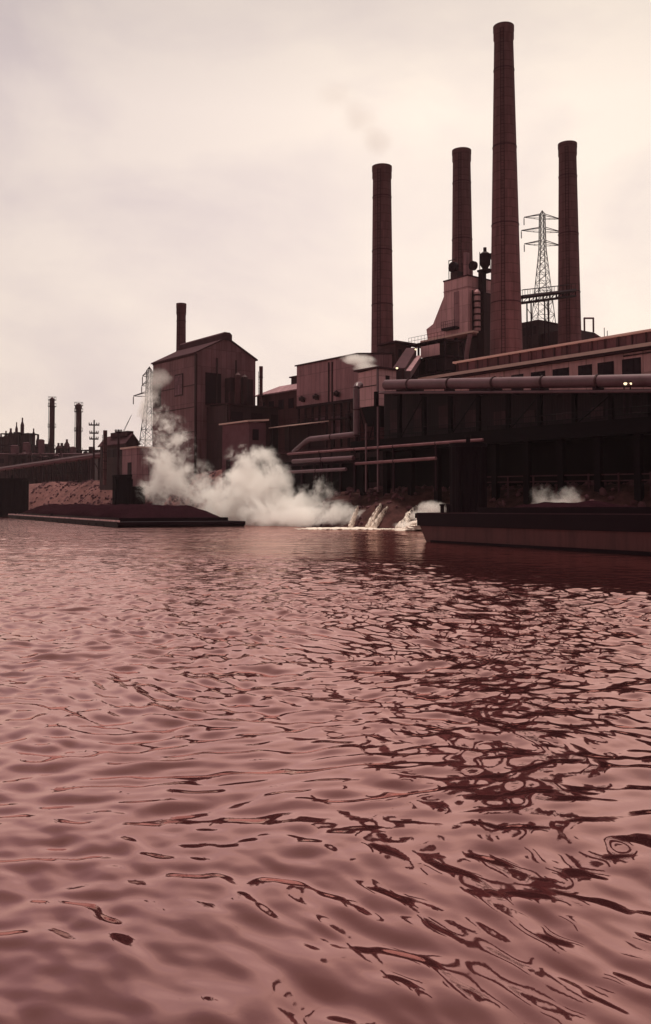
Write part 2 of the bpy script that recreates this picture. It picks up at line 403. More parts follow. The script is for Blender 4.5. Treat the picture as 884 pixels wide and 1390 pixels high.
# ---- furnace house (left, gabled)
def furnace_house():
    Y = 168; zE = zat(479, Y); P = (xat(266, Y, zE), Y)
    L = -run(P, A2, 208, zE); Wd = run(P, B2, 347, zE)
    yr = P[1] + BY*Wd/2; zR = zat(459.5, yr)
    root = thing('furnace_house', 'tall gabled steel-clad furnace house with a roof ridge vent at left of the plant', 'building', (P[0], P[1], PLAT), ANG)
    e = zE-PLAT; rdg = zR-PLAT
    gable = [(0, -2), (Wd, -2), (Wd, e), (Wd/2, rdg), (0, e)]
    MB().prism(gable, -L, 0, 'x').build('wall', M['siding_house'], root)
    rf = MB(); sl = (rdg-e)/(Wd/2); t_ = .28; ov = .35
    rf.prism([(-ov, e-ov*sl+.02), (Wd/2, rdg+.02), (Wd/2, rdg+t_), (-ov, e-ov*sl+t_)], -L-.3, .3, 'x')
    rf.prism([(Wd/2, rdg+.02), (Wd+ov, e-ov*sl+.02), (Wd+ov, e-ov*sl+t_), (Wd/2, rdg+t_)], -L-.3, .3, 'x')
    rf.build('roof', M['roof_dark'], root)
    MB().prism([(Wd/2-1.1, rdg-.3), (Wd/2+1.1, rdg-.3), (Wd/2+1.1, rdg+.75), (Wd/2+.6, rdg+1.15), (Wd/2-.6, rdg+1.15), (Wd/2-1.1, rdg+.75)], -L+.6, .25, 'x').build('ridge_vent', M['roof_dark'], root)
    MB().box(-.34, .06, -.08, .3, -2, e-.1).build('corner_trim', M['siding_dark'], root)
    MB().box(-L, .02, -.16, -.02, e-.35, e-.02).build('gutter', M['steel_mid'], root)
    for zz in (e*.36, e*.56, e*.74):
        MB().box(-L, -.36, -.07, -.005, zz, zz+.14).build('girt', M['siding_dark'], root)
    a0 = run(P, A2, 238, zE); a1 = run(P, A2, 249, zE)
    w = MB().box(a0, a1, -.1, .02, zat(537, Y+4)-PLAT, zat(507, Y+4)-PLAT).build('window', M['siding_dark'], root)
    MB().box(a0+.2, a1-.2, -.14, -.102, zat(536, Y+4)-PLAT+.1, zat(508, Y+4)-PLAT-.1).build('pane', M['pane_pale'], w)
    MB().box(-L+.3, run(P, A2, 219, zE), -.12, .02, zat(552, Y+9)-PLAT, zat(519, Y+9)-PLAT).build('louvre', M['siding_dark'], root)
    q = lambda px: run(P, B2, px, zE)
    MB().box(.003, .10, q(279), q(300), zat(548, Y)-PLAT, zat(504, Y)-PLAT).build('louvre', M['steel'], root)
    for px in (294, 320):
        MB().tube([(.2, q(px), zat(560, Y)-PLAT), (.2, q(px), zat(483, Y)-PLAT)], .16, 8).build('vent_pipe', M['siding_dark'], root)
    # dust collector clamped to the gable
    dc = MB().box(.15, 2.2, q(305), q(335), zat(547, Y)-PLAT, zat(510, Y)-PLAT).build('dust_collector', M['siding_dark'], root)
    d2 = MB(); d2.lathe([(.62, zat(546, Y)-PLAT), (.62, zat(507, Y)-PLAT), (.1, zat(503, Y)-PLAT)], 16, (2.85, q(312))); d2.build('cyclone', M['siding_red'], dc)
    d3 = MB(); d3.lathe([(.62, zat(546, Y)-PLAT), (.62, zat(509, Y)-PLAT), (.1, zat(505, Y)-PLAT)], 16, (2.85, q(321))); d3.build('cyclone', M['siding_dark'], dc)
    # dark low annex against the gable
    P2 = (P[0]+AX*.2, P[1]+AY*.2)
    r2 = thing('gable_annex', 'dark low steel annex built against the foot of the gabled furnace house', 'building', (P2[0], P2[1], PLAT), ANG)
    hz = zat(550, Y-3)-PLAT
    MB().box(.15, 7, 2.2, Wd+9, -1, hz).build('wall', M['siding_dark'], r2)
    MB().prism([(-.1, hz+.5), (7.4, hz+.02), (7.4, hz+.2), (-.1, hz+.7)], 2.0, Wd+9.2, 'y').build('roof', M['roof_dark'], r2)
    for k in range(4):
        MB().box(7.003, 7.1, 3.2+k*4.3, 5.6+k*4.3, 2, hz-1.2).build('door', M['steel'], r2)
    MB().tube([(7.3, 2.6, -1), (7.3, 2.6, hz+2.2)], .18, 8).build('downpipe', M['steel_mid'], r2)
furnace_house()

# ---- machine shop between furnace house and long shed
def machine_shop():
    Y = 166; zE = zat(532, Y); P = (xat(404, Y, zE), Y)
    L = -run(P, A2, 349, zE); z2 = zat(513, Y)-PLAT; e = zE-PLAT+.4
    root = thing('machine_shop', 'low workshop with a sunlit lean-to roof between the gabled house and the long shed', 'building', (P[0], P[1], PLAT), ANG)
    MB().prism([(0, -1), (9, -1), (9, z2), (5.5, z2), (0, e)], -L, 8, 'x').build('wall', M['siding_red'], root)
    sl = (z2-e)/5.5
    MB().prism([(-.5, e-.5*sl+.03), (5.5, z2+.03), (5.5, z2+.26), (-.5, e-.5*sl+.26)], -L-.3, 8.2, 'x').build('lean_to_roof', M['siding'], root)
    MB().box(-L+3.5, 8.1, 5.6, 10, z2-.2, z2+1.5).build('clerestory', M['siding_dark'], root)
    MB().box(-L+3.2, 8.3, 5.3, 10.2, z2+1.503, z2+1.75).build('clerestory_roof', M['roof_dark'], root)
    for k in range(6):
        w = MB().box(-L+1+k*3.1, -L+2.6+k*3.1, -.08, .02, e-3.2, e-1.4).build('window', M['steel'], root)
        MB().box(-L+1.15+k*3.1, -L+2.45+k*3.1, -.11, -.083, e-3.05, e-1.55).build('pane', M['glass'], w)
machine_shop()

# ---- long shed
def long_shed():
    Y = 146; zT = zat(479.5, Y); P = (xat(486, Y, zT), Y)
    L = -run(P, A2, 403, zT); Wd = 15
    e = zT-PLAT; zm = zat(541, Y)-PLAT
    root = thing('long_shed', 'long corrugated shed with a pale upper wall over a dark lower storey', 'building', (P[0], P[1], PLAT), ANG)
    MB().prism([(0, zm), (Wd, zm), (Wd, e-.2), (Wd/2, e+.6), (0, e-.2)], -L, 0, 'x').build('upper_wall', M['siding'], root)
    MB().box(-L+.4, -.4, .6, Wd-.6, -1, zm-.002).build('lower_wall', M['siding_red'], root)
    rf = MB(); rf.prism([(-.3, e-.2), (Wd/2, e+.62), (Wd+.3, e-.2), (Wd+.3, e+.02), (Wd/2, e+.85), (-.3, e+.02)], -L-.25, .25, 'x'); rf.build('roof', M['roof_dark'], root)
    MB().box(-L-.1, .1, -.12, -.004, zm-.35, zm+.1).build('sill_beam', M['steel'], root)
    for k in range(3):
        a0 = -L+1.2+k*.5
    for px in (447, 451.5):
        a = run(P, A2, px, zT); MB().box(a-.09, a+.09, -.2, -.01, zm+.12, e-.6).build('downpipe', M['siding_dark'], root)
    for px in (413, 432, 460):
        a = run(P, A2, px, zT)
        v = MB(); v.lathe([(.5, zm+.9), (.5, zm+1.3), (.62, zm+1.35), (.05, zm+1.75)], 14, (a, -.55)); v.box(a-.2, a+.2, -.55, -.01, zm+.7, zm+.95); v.build('vent_cowl', M['siding_dark'], root)
    for px0, px1 in ((408, 420), (425, 439), (447, 461), (466, 477)):
        a0, a1 = run(P, A2, px0, 18), run(P, A2, px1, 18)
        w = MB().box(a0, a1, .45, .62, zat(588, Y)-PLAT, zat(559, Y)-PLAT).build('window', M['steel'], root)
        MB().box(a0+.12, a1-.12, .40, .448, zat(587, Y)-PLAT, zat(560, Y)-PLAT).build('pane', M['pane_pale'] if px0 in (425, 447) else M['siding_dark'], w)
    for k in range(9):
        a = -L+.5+k*(L-1)/8
        MB().box(a-.14, a+.14, -.05, .25, -1, zm-.36).build('column', M['steel'], root)
    # walkway in front at the sill
    MB().box(-L, 0, -1.3, -.13, zm-3.1, zm-2.95).build('walkway', M['steel'], root)
    hr = MB()
    for zz in (zm-2.4, zm-1.95): hr.bar((-L, -1.28, zz), (0, -1.28, zz), .05)
    for k in range(16): hr.bar((-L+k*L/15, -1.28, zm-2.95), (-L+k*L/15, -1.28, zm-1.95), .05)
    hr.build('handrail', M['steel_mid'], root)
long_shed()

# ---- dark plant floor under the long shed, running to the river
def dock_front():
    # lower machine hall (dark) between long shed and dock
    root = thing('pump_hall', 'dark low pump hall in front of the long shed, behind the bent white pipe', 'building', (*ab(-14, 5), 4.2), ANG)
    MB().box(-14, 16, 0, 9, -.5, 5.6).build('wall', M['siding_dark'], root)
    MB().box(-14.4, 16.4, -.5, 9.3, 5.603, 5.9).build('roof', M['roof_dark'], root)
    for k in range(8):
        MB().box(-13+k*3.6, -11+k*3.6, -.06, .02, 1.2, 4.4).build('opening', M['black_steel'], root)
dock_front()

# ---- small concrete shed and its low neighbour
def concrete_shed():
    Y = 134; zT = zat(576, Y); P = (xat(338, Y, zT), Y)
    L = -run(P, A2, 302, zT); Wd = run(P, B2, 361, zT); e = zT-PLAT+.35
    root = thing('concrete_shed', 'small pale concrete shed with one dark window half hidden by steam', 'shed', (P[0], P[1], PLAT), ANG)
    MB().box(-L, 0, 0, Wd, -2, e).build('wall', M['concrete'], root)
    MB().prism([(-.4, e+.02), (Wd+.3, e+.35), (Wd+.3, e+.6), (-.4, e+.24)], -L-.4, .4, 'x').build('roof', M['roof_pale'], root)
    q = lambda px: run(P, B2, px, zT)
    w = MB().box(.003, .08, q(343), q(351), zat(597, Y)-PLAT, zat(582, Y)-PLAT).build('window', M['steel'], root)
    MB().box(.083, .11, q(344), q(350), zat(596, Y)-PLAT, zat(583, Y)-PLAT).build('pane', M['glass'], w)
    MB().box(-L+1.2, -L+2.3, -.07, .02, -1.5, 1.6).build('door', M['steel'], root)
    P2 = (P[0]+BX*(Wd+1.2), P[1]+BY*(Wd+1.2))
    zt = zat(581, P2[1])-PLAT
    r2 = thing('pipe_shelter', 'open low shelter with a bright sheet roof right of the small concrete shed', 'shelter', (P2[0], P2[1], PLAT), ANG)
    MB().prism([(0, zt), (3.6, zt+.55), (3.6, zt+.68), (0, zt+.13)], -1, 9, 'x').build('roof', M['roof_pale'], r2)
    for a in (-.6, 4, 8.6):
        for b in (.3, 3.3): MB().bar((a, b, -3), (a, b, zt+.02+b*.15), .2).build('post', M['steel'], r2)
    MB().box(-1, 9, 3.0, 3.15, -3, zt+.3).build('back_wall', M['siding_dark'], r2)
concrete_shed()

# ---- transfer tower (hopper box on legs)
def transfer_tower():
    Y = 119; zT = zat(500, Y); P = (xat(513, Y, zT), Y)
    L = -run(P, A2, 486, zT); Wd = run(P, B2, 538, zT)
    zb = zat(550, Y); base = 4.4
    root = thing('transfer_tower', 'pale boxy transfer tower on tall legs at the left end of the big pipe', 'tower', (P[0], P[1], base), ANG)
    t_, b_ = zT-base, zb-base
    MB().prism([(-L, b_), (0, b_), (0, t_), (-L, t_-.2)], 0, Wd, 'y').build('wall', M['siding_pale'], root)
    MB().box(-L-.45, .35, -.4, Wd+.35, t_+.003, t_+.22).build('roof', M['roof_dark'], root)
    MB().box(-L-.03, .05, -.06, -.002, b_+2.6, b_+2.72).build('band', M['siding_dark'], root)
    MB().box(-.16, .08, -.1, .1, -1, t_-.02).build('corner_post', M['pipe'], root)
    MB().box(.003, .06, Wd*.42, Wd*.62, t_-1.6, t_-.8).build('window', M['steel'], root)
    for a, b in ((-L+.15, .15), (-L+.15, Wd-.15), (-.15, Wd-.15), (-.2, .3)):
        MB().bar((a, b, -1), (a, b, b_+.02), .3).build('leg', M['steel'], root)
    br = MB(); br.bar((-L+.15, .15, 2), (-.2, .2, b_-.3), .16); br.bar((-.2, .3, 2), (-.15, Wd-.15, b_-.3), .16); br.bar((-L+.15, .15, b_-.3), (-L+.15, Wd-.15, 2), .16)
    br.build('brace', M['steel'], root)
    MB().prism([(-L+.3, b_-.002), (-.3, b_-.002), (-L*.4, b_-2.6), (-L*.6, b_-2.6)], .3, Wd-.3, 'y').build('hopper', M['black_steel'], root)
    return P, L, Wd, zb
TT = transfer_tower()

# ---- fan house under the first stack
def fan_house():
    Y = 150; zT = zat(466, Y); P = (xat(537, Y, zT), Y)
    L = -run(P, A2, 512, zT); Wd = run(P, B2, 556, zT); e = zT-PLAT
    root = thing('fan_house', 'flat-roofed dark fan house at the foot of the leftmost tall smokestack', 'building', (P[0], P[1], PLAT), ANG)
    MB().box(-L, 0, 0, Wd, -1, e).build('wall', M['siding_red'], root)
    MB().box(-L+.8, .9, -.8, Wd+.9, e+.003, e+.3).build('roof', M['roof_dark'], root)
    MB().box(-L-.05, .05, -.05, -.003, e-2, e-1.85).build('girt', M['siding_dark'], root)
    for k in range(3): MB().box(.003, .07, .6+k*1.3, 1.3+k*1.3, e-2.2, e-.9).build('louvre', M['steel'], root)
    MB().box(-.1, 3.2, Wd*.5, Wd+3.0, -1, e-2.6).build('duct', M['siding_dark'], root)
fan_house()

# ---- steel gallery between fan house and boiler house
def gallery():
    Y = 148; zT = zat(466, Y); P = (xat(566, Y, zT), Y)
    L = run(P, A2, 603, zT); e = zT-PLAT
    root = thing('steel_gallery', 'dark open steel gallery with a pale corrugated panel left of the boiler house', 'gallery', (P[0], P[1], PLAT), ANG)
    for zz in (e, e-2.6, e-5.2, e-7.6):
        MB().box(-2, L, 0, 4.5, zz-.25, zz).build('floor_deck', M['steel'], root)
    for k in range(5):
        for b in (.15, 4.3):
            MB().box(-2+k*(L+1.8)/4, -1.75+k*(L+1.8)/4, b, b+.25, -1, e-.252).build('column', M['steel'], root)
    MB().box(run(P, A2, 572, zT), run(P, A2, 597, zT), -.14, -.01, zat(487, Y)-PLAT, zat(472, Y)-PLAT).build('cladding_panel', M['siding_pale'], root)
    MB().box(-2, L, 3.2, 3.35, -1, e-.26).build('back_wall', M['siding_dark'], root)
    MB().box(run(P, A2, 574, zT), run(P, A2, 600, zT), .5, 3, zat(507, Y)-PLAT, zat(489, Y)-PLAT).build('bin', M['steel'], root)
    hr = MB()
    for zz in (e+.55, e+1.1): hr.bar((-2, .05, zz), (L, .05, zz), .05)
    for k in range(12): hr.bar((-2+k*(L+2)/11, .05, e), (-2+k*(L+2)/11, .05, e+1.1), .05)
    hr.build('handrail', M['steel'], root)
    # inclined conveyors from the transfer tower
    def conveyor(p0, p1, w, mat, label):
        r = thing('conveyor', label, 'conveyor', p0, 0, 'inclined conveyor galleries')
        d = Vector(p1)-Vector(p0); sd = Vector((d.y, -d.x, 0)).normalized()*w/2; up = Vector((0, 0, w))
        vs = [-sd, sd, sd+up, -sd+up]; vs2 = [v+d for v in vs]
        MB().add(vs+vs2, [(3,2,1,0),(4,5,6,7),(0,1,5,4),(1,2,6,5),(2,3,7,6),(3,0,4,7)]).build('housing', mat, r)
        u2 = up*1.02
        MB().add([-sd*1.15+u2, sd*1.15+u2, sd*1.15+u2*1.08, -sd*1.15+u2*1.08] + [v+d for v in (-sd*1.15+u2, sd*1.15+u2, sd*1.15+u2*1.08, -sd*1.15+u2*1.08)], [(3,2,1,0),(4,5,6,7),(0,1,5,4),(1,2,6,5),(2,3,7,6),(3,0,4,7)]).build('roof', M['siding'] if w < 1.2 else M['roof_dark'], r)
        for f in (.35, .7):
            q = d*f; MB().bar((q.x, q.y, q.z), (q.x, q.y, 4.4-p0[2]), .25).build('trestle_leg', M['steel'], r)
    conveyor((xat(542, 126), 126, zat(516, 126)), (xat(559, 146, 25), 146, zat(486, 146)), 1.5, M['siding_dark'], 'inclined covered conveyor climbing from the transfer tower to the fan house')
    conveyor((xat(553, 127), 127, zat(514, 127)), (xat(567, 146, 25), 146, zat(492, 146)), 1.0, M['pipe'], 'slim inclined chute right of the covered conveyor, with a bright top edge')
gallery()

# ---- boiler house
def boiler_house():
    Y = 160; zT = zat(374.5, Y); P = (xat(635, Y, zT), Y)
    az_ = lambda px, z=30: run(P, A2, px, z)
    Wd = run(P, B2, 672, zT)
    def pt(px, y):                       # point on the front face
        a = az_(px, zat(y, Y)); return (a, zat(y, P[1]+AY*a)-PLAT)
    root = thing('boiler_house', 'tall pale boiler house with a sloped hopper side in front of a smokestack', 'building', (P[0], P[1], PLAT), ANG)
    e = zT-PLAT; zb = zat(452, Y)-PLAT
    L = -az_(602.5, zT)
    poly = [(0, zb), (0, e), (-L, e), (-L, pt(602, 403)[1]), (pt(588, 440)[0], pt(588, 440)[1]), (pt(579, 447)[0], pt(579, 447)[1]), (pt(581, 464)[0], zb-.2)]
    MB().prism(poly, 0, Wd, 'y').build('wall', M['siding_pale'], root)
    MB().box(-L-.08, .08, -.08, Wd+.08, e-1.9, e-1.8).build('band', M['siding'], root)
    MB().box(-L-.1, .1, -.1, Wd+.1, e+.003, e+.25).build('roof', M['roof_dark'], root)
    MB().box(az_(617), az_(624), -.07, -.004, zat(440, Y)-PLAT, zat(392, Y)-PLAT).build('panel', M['siding'], root)
    MB().box(pt(580, 464)[0]-.5, az_(650), -1.3, -.02, zb-.35, zb-.05).build('walkway', M['roof_pale'], root)
    bal = MB().box(az_(606), az_(624), -1.3, -.02, zat(444, Y)-PLAT, zat(441, Y)-PLAT).build('balcony', M['steel'], root)
    hr = MB()
    for k in range(7):
        a = az_(606)+(az_(624)-az_(606))*k/6; hr.bar((a, -1.28, zat(441, Y)-PLAT), (a, -1.28, zat(441, Y)-PLAT+1.1), .06)
    for dz in (.55, 1.1): hr.bar((az_(606), -1.28, zat(441, Y)-PLAT+dz), (az_(624), -1.28, zat(441, Y)-PLAT+dz), .05)
    hr.build('handrail', M['steel'], bal)
    # right face: ringed riser and dark casing
    q = lambda px, z=30: run(P, B2, px, z)
    MB().box(.004, 1.6, q(648), Wd+2, zb-4, zat(396, Y)-PLAT).build('casing', M['siding_dark'], root)
    ri = MB(); zz0, zz1 = zat(448, Y)-PLAT, zat(396, Y)-PLAT
    ri.lathe([(.58, zz0), (.58, zz1), (.2, zz1+.5)], 18, (.75, q(644))); rr_ = ri.build('riser', M['siding_pale'], root, True)
    for k in range(6):
        z_ = zz0+(zz1-zz0)*(k+.5)/6; MB().lathe([(.6, z_-.15), (.72, z_-.15), (.72, z_+.15), (.6, z_+.15)], 18, (.75, q(644))).build('flange', M['siding_dark'], rr_)
    MB().tube([(.5, q(639.5), zz0), (.5, q(639.5), zz1+.3)], .14, 8).build('downpipe', M['steel'], root)
    # open steelwork under the box
    for px in (583, 600, 617, 634):
        for b in (.2, Wd-.4): MB().box(az_(px)-.2, az_(px)+.2, b, b+.4, -1, zb-.36).build('column', M['steel'], root)
    MB().box(az_(598), 0, 2.2, Wd-.8, -1, zb-.4).build('lower_casing', M['siding_dark'], root)
    MB().tube([(az_(640)+.3, -.6, zb-.4), (az_(640)-.2, -.7, zb-2.4), (az_(637), -.7, zb-4), (az_(637), -.7, 2)], .42, 10).build('drop_pipe', M['siding'], root, True)
    br = MB(); br.bar((az_(600), .3, zb-5.5), (az_(634), .3, zb-.6), .2); br.bar((az_(634), .3, zb-5.5), (az_(617), .3, zb-.6), .2); br.build('brace', M['steel'], root)
    # roof machinery
    fr = MB(); a0 = az_(607.5)
    fr.bar((a0, .5, e), (a0, .5, e+3.9), .16); fr.bar((a0, .5, e+3.8), (a0+1.6, .5, e+3.8), .14); fr.bar((a0+2.6, 1.2, e), (a0+2.6, 1.2, e+3), .14)
    fr.build('hoist_frame', M['steel'], root)
    f = MB(); f.lathe([(.2, 0), (.95, .05), (.95, .8), (.2, .85)], 18); o = f.build('fan', M['steel'], root); o.rotation_euler = (R(90), 0, 0); o.location = (az_(614), .9, e+2.4)
    f = MB(); f.lathe([(.2, 0), (.8, .05), (.8, .7), (.2, .75)], 18); o = f.build('fan', M['steel'], root); o.rotation_euler = (R(90), 0, 0); o.location = (az_(641), .8, e+1.7)
    MB().box(az_(610), az_(619), .4, 2.0, e+.25, e+1.6).build('fan_base', M['siding_dark'], root)
    MB().box(az_(627), az_(630), .6, 1.6, e+.25, e+4.6).build('vent_box', M['siding'], root)
    MB().box(.5, 1.3, 2.2, 3.4, e-6.6, e+.9).build('duct', M['steel'], root)
    MB().box(.4, 2.6, 2.0, 4.2, e+.9, e+1.25).build('platform', M['steel'], root)
    c = MB(); c.lathe([(.3, e+1.25), (1.0, e+2.4), (1.0, e+4.1), (.3, e+4.6), (.3, e+5.3)], 14, (1.3, 3.1)); c.bar((.7, 2.4, e+1.25), (.7, 2.4, e+4.5), .15); c.bar((1.9, 3.8, e+1.25), (1.9, 3.8, e+3.9), .15)
    c.build('cyclone', M['steel'], root)
    MB().box(1.2, 4.6, 3.6, 4.6, e+3.4, e+4.2).build('cross_duct', M['steel'], root)
boiler_house()

# ---- rolling mill (long building running off right)
def mill():
    YR = 105; zM = zat(442, YR); P = (xat(874, YR, zM), YR)
    z2 = zat(468, YR); LL = -run(P, A2, 571, z2)
    root = thing('rolling_mill', 'long mill building at right with a row of windows under a bright eave', 'building', (P[0], P[1], PLAT), ANG)
    h1 = z2-PLAT+.25; h2 = zM-PLAT; Ld = -run(P, A2, 600, zM)
    R_ = 22
    MB().box(-LL, R_, .7, 26, -1, h1-.45).build('wall', M['mill'], root)
    MB().prism([(-.2, h1-.5), (3.4, h1+.12), (3.4, h1+.32), (-.2, h1-.08)], -LL-.4, R_, 'x').build('eave_roof', M['roof_pale'], root)
    MB().box(-LL-.3, R_, .1, .69, h1-.8, h1-.46).build('gutter', M['roof_dark'], root)
    MB().box(-Ld, R_, 3.0, 22, h1-.4, h2-.2).build('monitor_wall', M['monitor'], root)
    MB().box(-Ld-.35, R_, 2.55, 22.4, h2-.197, h2+.06).build('monitor_roof', M['roof_pale'], root)
    n = int((Ld+R_)/1.9)
    for k in range(n): MB().box(-Ld+.2+k*1.9, -Ld+.36+k*1.9, 2.86, 2.998, h1+.35, h2-.21).build('batten', M['siding_dark'], root)
    # tall windows under the eave
    zt, zb = zat(488, YR)-PLAT-.3, zat(514, YR)-PLAT-2.5
    k = 0
    for px in (640, 654, 668, 698, 726, 757, 790, 818, 853, 895, 940):
        a = run(P, A2, px, z2-3); wd = 1.0+.12*(k % 3)
        w = MB().box(a-wd, a+wd, .62, .71, h1-3.9, h1-1.5).build('window', M['steel'], root)
        pn = MB()
        for i in range(3): pn.box(a-wd+.12+i*(2*wd-.2)/3, a-wd+.02+(i+1)*(2*wd-.2)/3, .58, .617, h1-3.75, h1-1.65)
        pn.build('pane', M['glass'], w); k += 1
    a = run(P, A2, 862, z2-3)
    MB().box(run(P, A2, 843, z2-3), run(P, A2, 960, z2-3), .5, .60, h1-1.2, h1-1.05).build('conduit', M['siding_dark'], root)
mill()

# ---- low dark building and pale cabin beyond the mill roof
def beyond():
    Y = 178; z = zat(440, Y); P = (xat(711, Y, z), Y)
    r = thing('switch_house', 'dark block showing over the mill roof between the two right smokestacks', 'building', (P[0], P[1], PLAT), ANG)
    h_ = z-PLAT; L = run(P, A2, 731, z)
    MB().box(-6, L, 0, 8, -1, h_).build('wall', M['siding_dark'], r)
    MB().box(-6.2, L+.2, -.2, 8.2, h_+.003, h_+.3).build('roof', M['roof_dark'], r)
    MB().box(L+.003, L+7, 1, 8, -1, h_-2.3).build('wing', M['siding_dark'], r)
    for k in range(3): MB().box(L-1.2-k*1.3, L-.5-k*1.3, -.06, .02, h_-2.4, h_-.8).build('louvre', M['steel'], r)
    Y = 182; z = zat(447, Y); P = (xat(790, Y, z), Y)
    r = thing('rooftop_cabin', 'small pale sloping cabin with a frame right of the rightmost smokestack', 'building', (P[0], P[1], PLAT), 0)
    h_ = z-PLAT
    MB().prism([(-2, -1), (5.4, -1), (5.4, h_-2.6), (2.4, h_-.6), (-2, h_-.2)], 0, 4, 'y').build('wall', M['concrete'], r)
    f = MB()
    for x in (.6, 2.4): f.bar((x, .3, h_-.5), (x, .3, h_+2.4), .3)
    f.bar((.5, .3, h_+2.3), (2.5, .3, h_+2.3), .3)
    MB().bar((4.6, .4, h_-2.2), (4.6, .4, h_+.4), .12).build('antenna', M['concrete'], r)
    MB().bar((5.2, .4, h_-2.6), (5.2, .4, h_-.2), .12).build('antenna', M['concrete'], r)
    f.build('frame', M['concrete'], r)
beyond()

# ---- walkway bridge between tall stack and right stack
def stack_bridge():
    p0 = Vector((xat(704, 150, 36), 150, zat(412, 150))); p1 = Vector((xat(776, 166, 36), 165.5, zat(401.5, 165)))
    r = thing('stack_bridge', 'dark steel walkway bridge carried between the two right-hand smokestacks', 'bridge', p0)
    d = p1-p0; n_ = Vector((d.y, -d.x, 0)).normalized()
    for s, nm in ((.7, 'girder'), (-.7, 'girder')):
        m = MB()
        m.bar(n_*s, n_*s+d, .34); m.bar(n_*s+Vector((0,0,1.0)), n_*s+d+Vector((0,0,1.0)), .5)
        for k in range(9):
            q = n_*s+d*k/8; m.bar(q, q+Vector((0,0,1.0)), .14)
            if k < 8: m.bar(q, n_*s+d*(k+1)/8+Vector((0,0,1.0)), .1)
        m.build(nm, M['steel'], r)
    m = MB()
    a, b = n_*.8, -n_*.8; up = Vector((0,0,.75)); up2 = Vector((0,0,.95))
    m.add([a+up, b+up, b+up2, a+up2, a+up+d, b+up+d, b+up2+d, a+up2+d], [(3,2,1,0),(4,5,6,7),(0,1,5,4),(1,2,6,5),(2,3,7,6),(3,0,4,7)])
    m.build('deck', M['steel'], r)
    h_ = MB()
    for s in (.75, -.75):
        h_.bar(n_*s+Vector((0,0,2.2)), n_*s+d+Vector((0,0,2.2)), .07)
        for k in range(12): h_.bar(n_*s+d*k/11+up2, n_*s+d*k/11+Vector((0,0,2.2)), .06)
    h_.build('handrail', M['steel'], r)
    for f in (.18, .5):
        q = d*f; m = MB(); m.bar((q.x-.35, q.y, q.z), (q.x-.35, q.y, PLAT-p0.z-1), .2); m.bar((q.x+.35, q.y, q.z), (q.x+.35, q.y, PLAT-p0.z-1), .2)
        for k in range(10): zz = q.z-1-k*2.2; m.bar((q.x-.35, q.y, zz), (q.x+.35, q.y, zz-1.1), .09)
        m.build('support', M['steel'], r)
stack_bridge()

# ---- lattice pylons
def pylon(px, ytop, Y, yb, wb_px, arms, label, rz=0.0):
    zt = zat(ytop, Y); x = xat(px, Y, zt)
    r = thing('lattice_pylon', label, 'pylon', (x, Y, PLAT), rz, 'power line pylons')
    H = zt-PLAT; s = Y/F
    zw = zat(arms[-1][0], Y)-PLAT-1
    wt = 8.5*s/2*.9; wb = wb_px*s/2
    def half(z):
        if z >= zw: return wt*(1 - .25*(z-zw)/(H-zw))
        return wt + (wb-wt)*(zw-z)/zw
    levels = [0]
    while levels[-1] < H-2.2: levels.append(levels[-1]+max(1.5, half(levels[-1])*1.55))
    levels = [z for z in levels if z < H-1.2]+[H-1.2]
    def ring(z): w = half(z); return [Vector((sx*w, sy*w, z)) for sx, sy in ((-1,-1),(1,-1),(1,1),(-1,1))]
    for k in range(4):
        m = MB()
        for z0, z1 in zip(levels, levels[1:]): m.bar(ring(z0)[k], ring(z1)[k], .17)
        m.build('leg', M['steel'], r)
    m = MB()
    for z0, z1 in zip(levels, levels[1:]):
        a, b = ring(z0), ring(z1)
        for k in range(4):
            m.bar(a[k], b[(k+1) % 4], .085); m.bar(a[(k+1) % 4], b[k], .085); m.bar(b[k], b[(k+1) % 4], .085)
    m.build('bracing', M['steel'], r)
    m = MB(); m.bar((0, 0, H-1.2), (0, 0, H), .085)
    for k in range(4): m.bar(ring(H-1.2)[k], (0, 0, H-.2), .17)
    m.build('peak', M['steel'], r)
    for ya, wl in arms:
        z = zat(ya, Y)-PLAT; w = wl*s/2; hh = half(z)
        ar = MB()
        for sx in (-1, 1):
            for sy in (-1, 1):
                ar.bar((sx*hh, sy*hh, z), (sx*w, 0, z+.15), .1); ar.bar((sx*hh, sy*hh, z+1.1), (sx*w, 0, z+.2), .16)
            for f in (.33, .66): ar.bar((sx*(hh+(w-hh)*f), -hh*(1-f), z+.05), (sx*(hh+(w-hh)*f), hh*(1-f), z+.05), .12)
        o = ar.build('cross_arm', M['steel'], r)
        for sx in (-1, 1):
            m = MB(); m.lathe([(.04, z+.1)]+[(.17 if i % 2 else .07, z-.1-.14*i) for i in range(12)]+[(.05, z-1.9)], 8, (sx*w, 0)); m.build('insulator', M['insul'], o)
    return x, H
pylon(736, 285, 232, 455, 62, ((297, 52), (315, 60), (333, 52)), 'tall lattice pylon between the two right-hand smokestacks', R(8))
pylon(203, 497, 225, 612, 30, ((511, 20), (524, 22), (538, 46)), 'lattice pylon at the left wall of the furnace house, rising from the steam', R(-12))

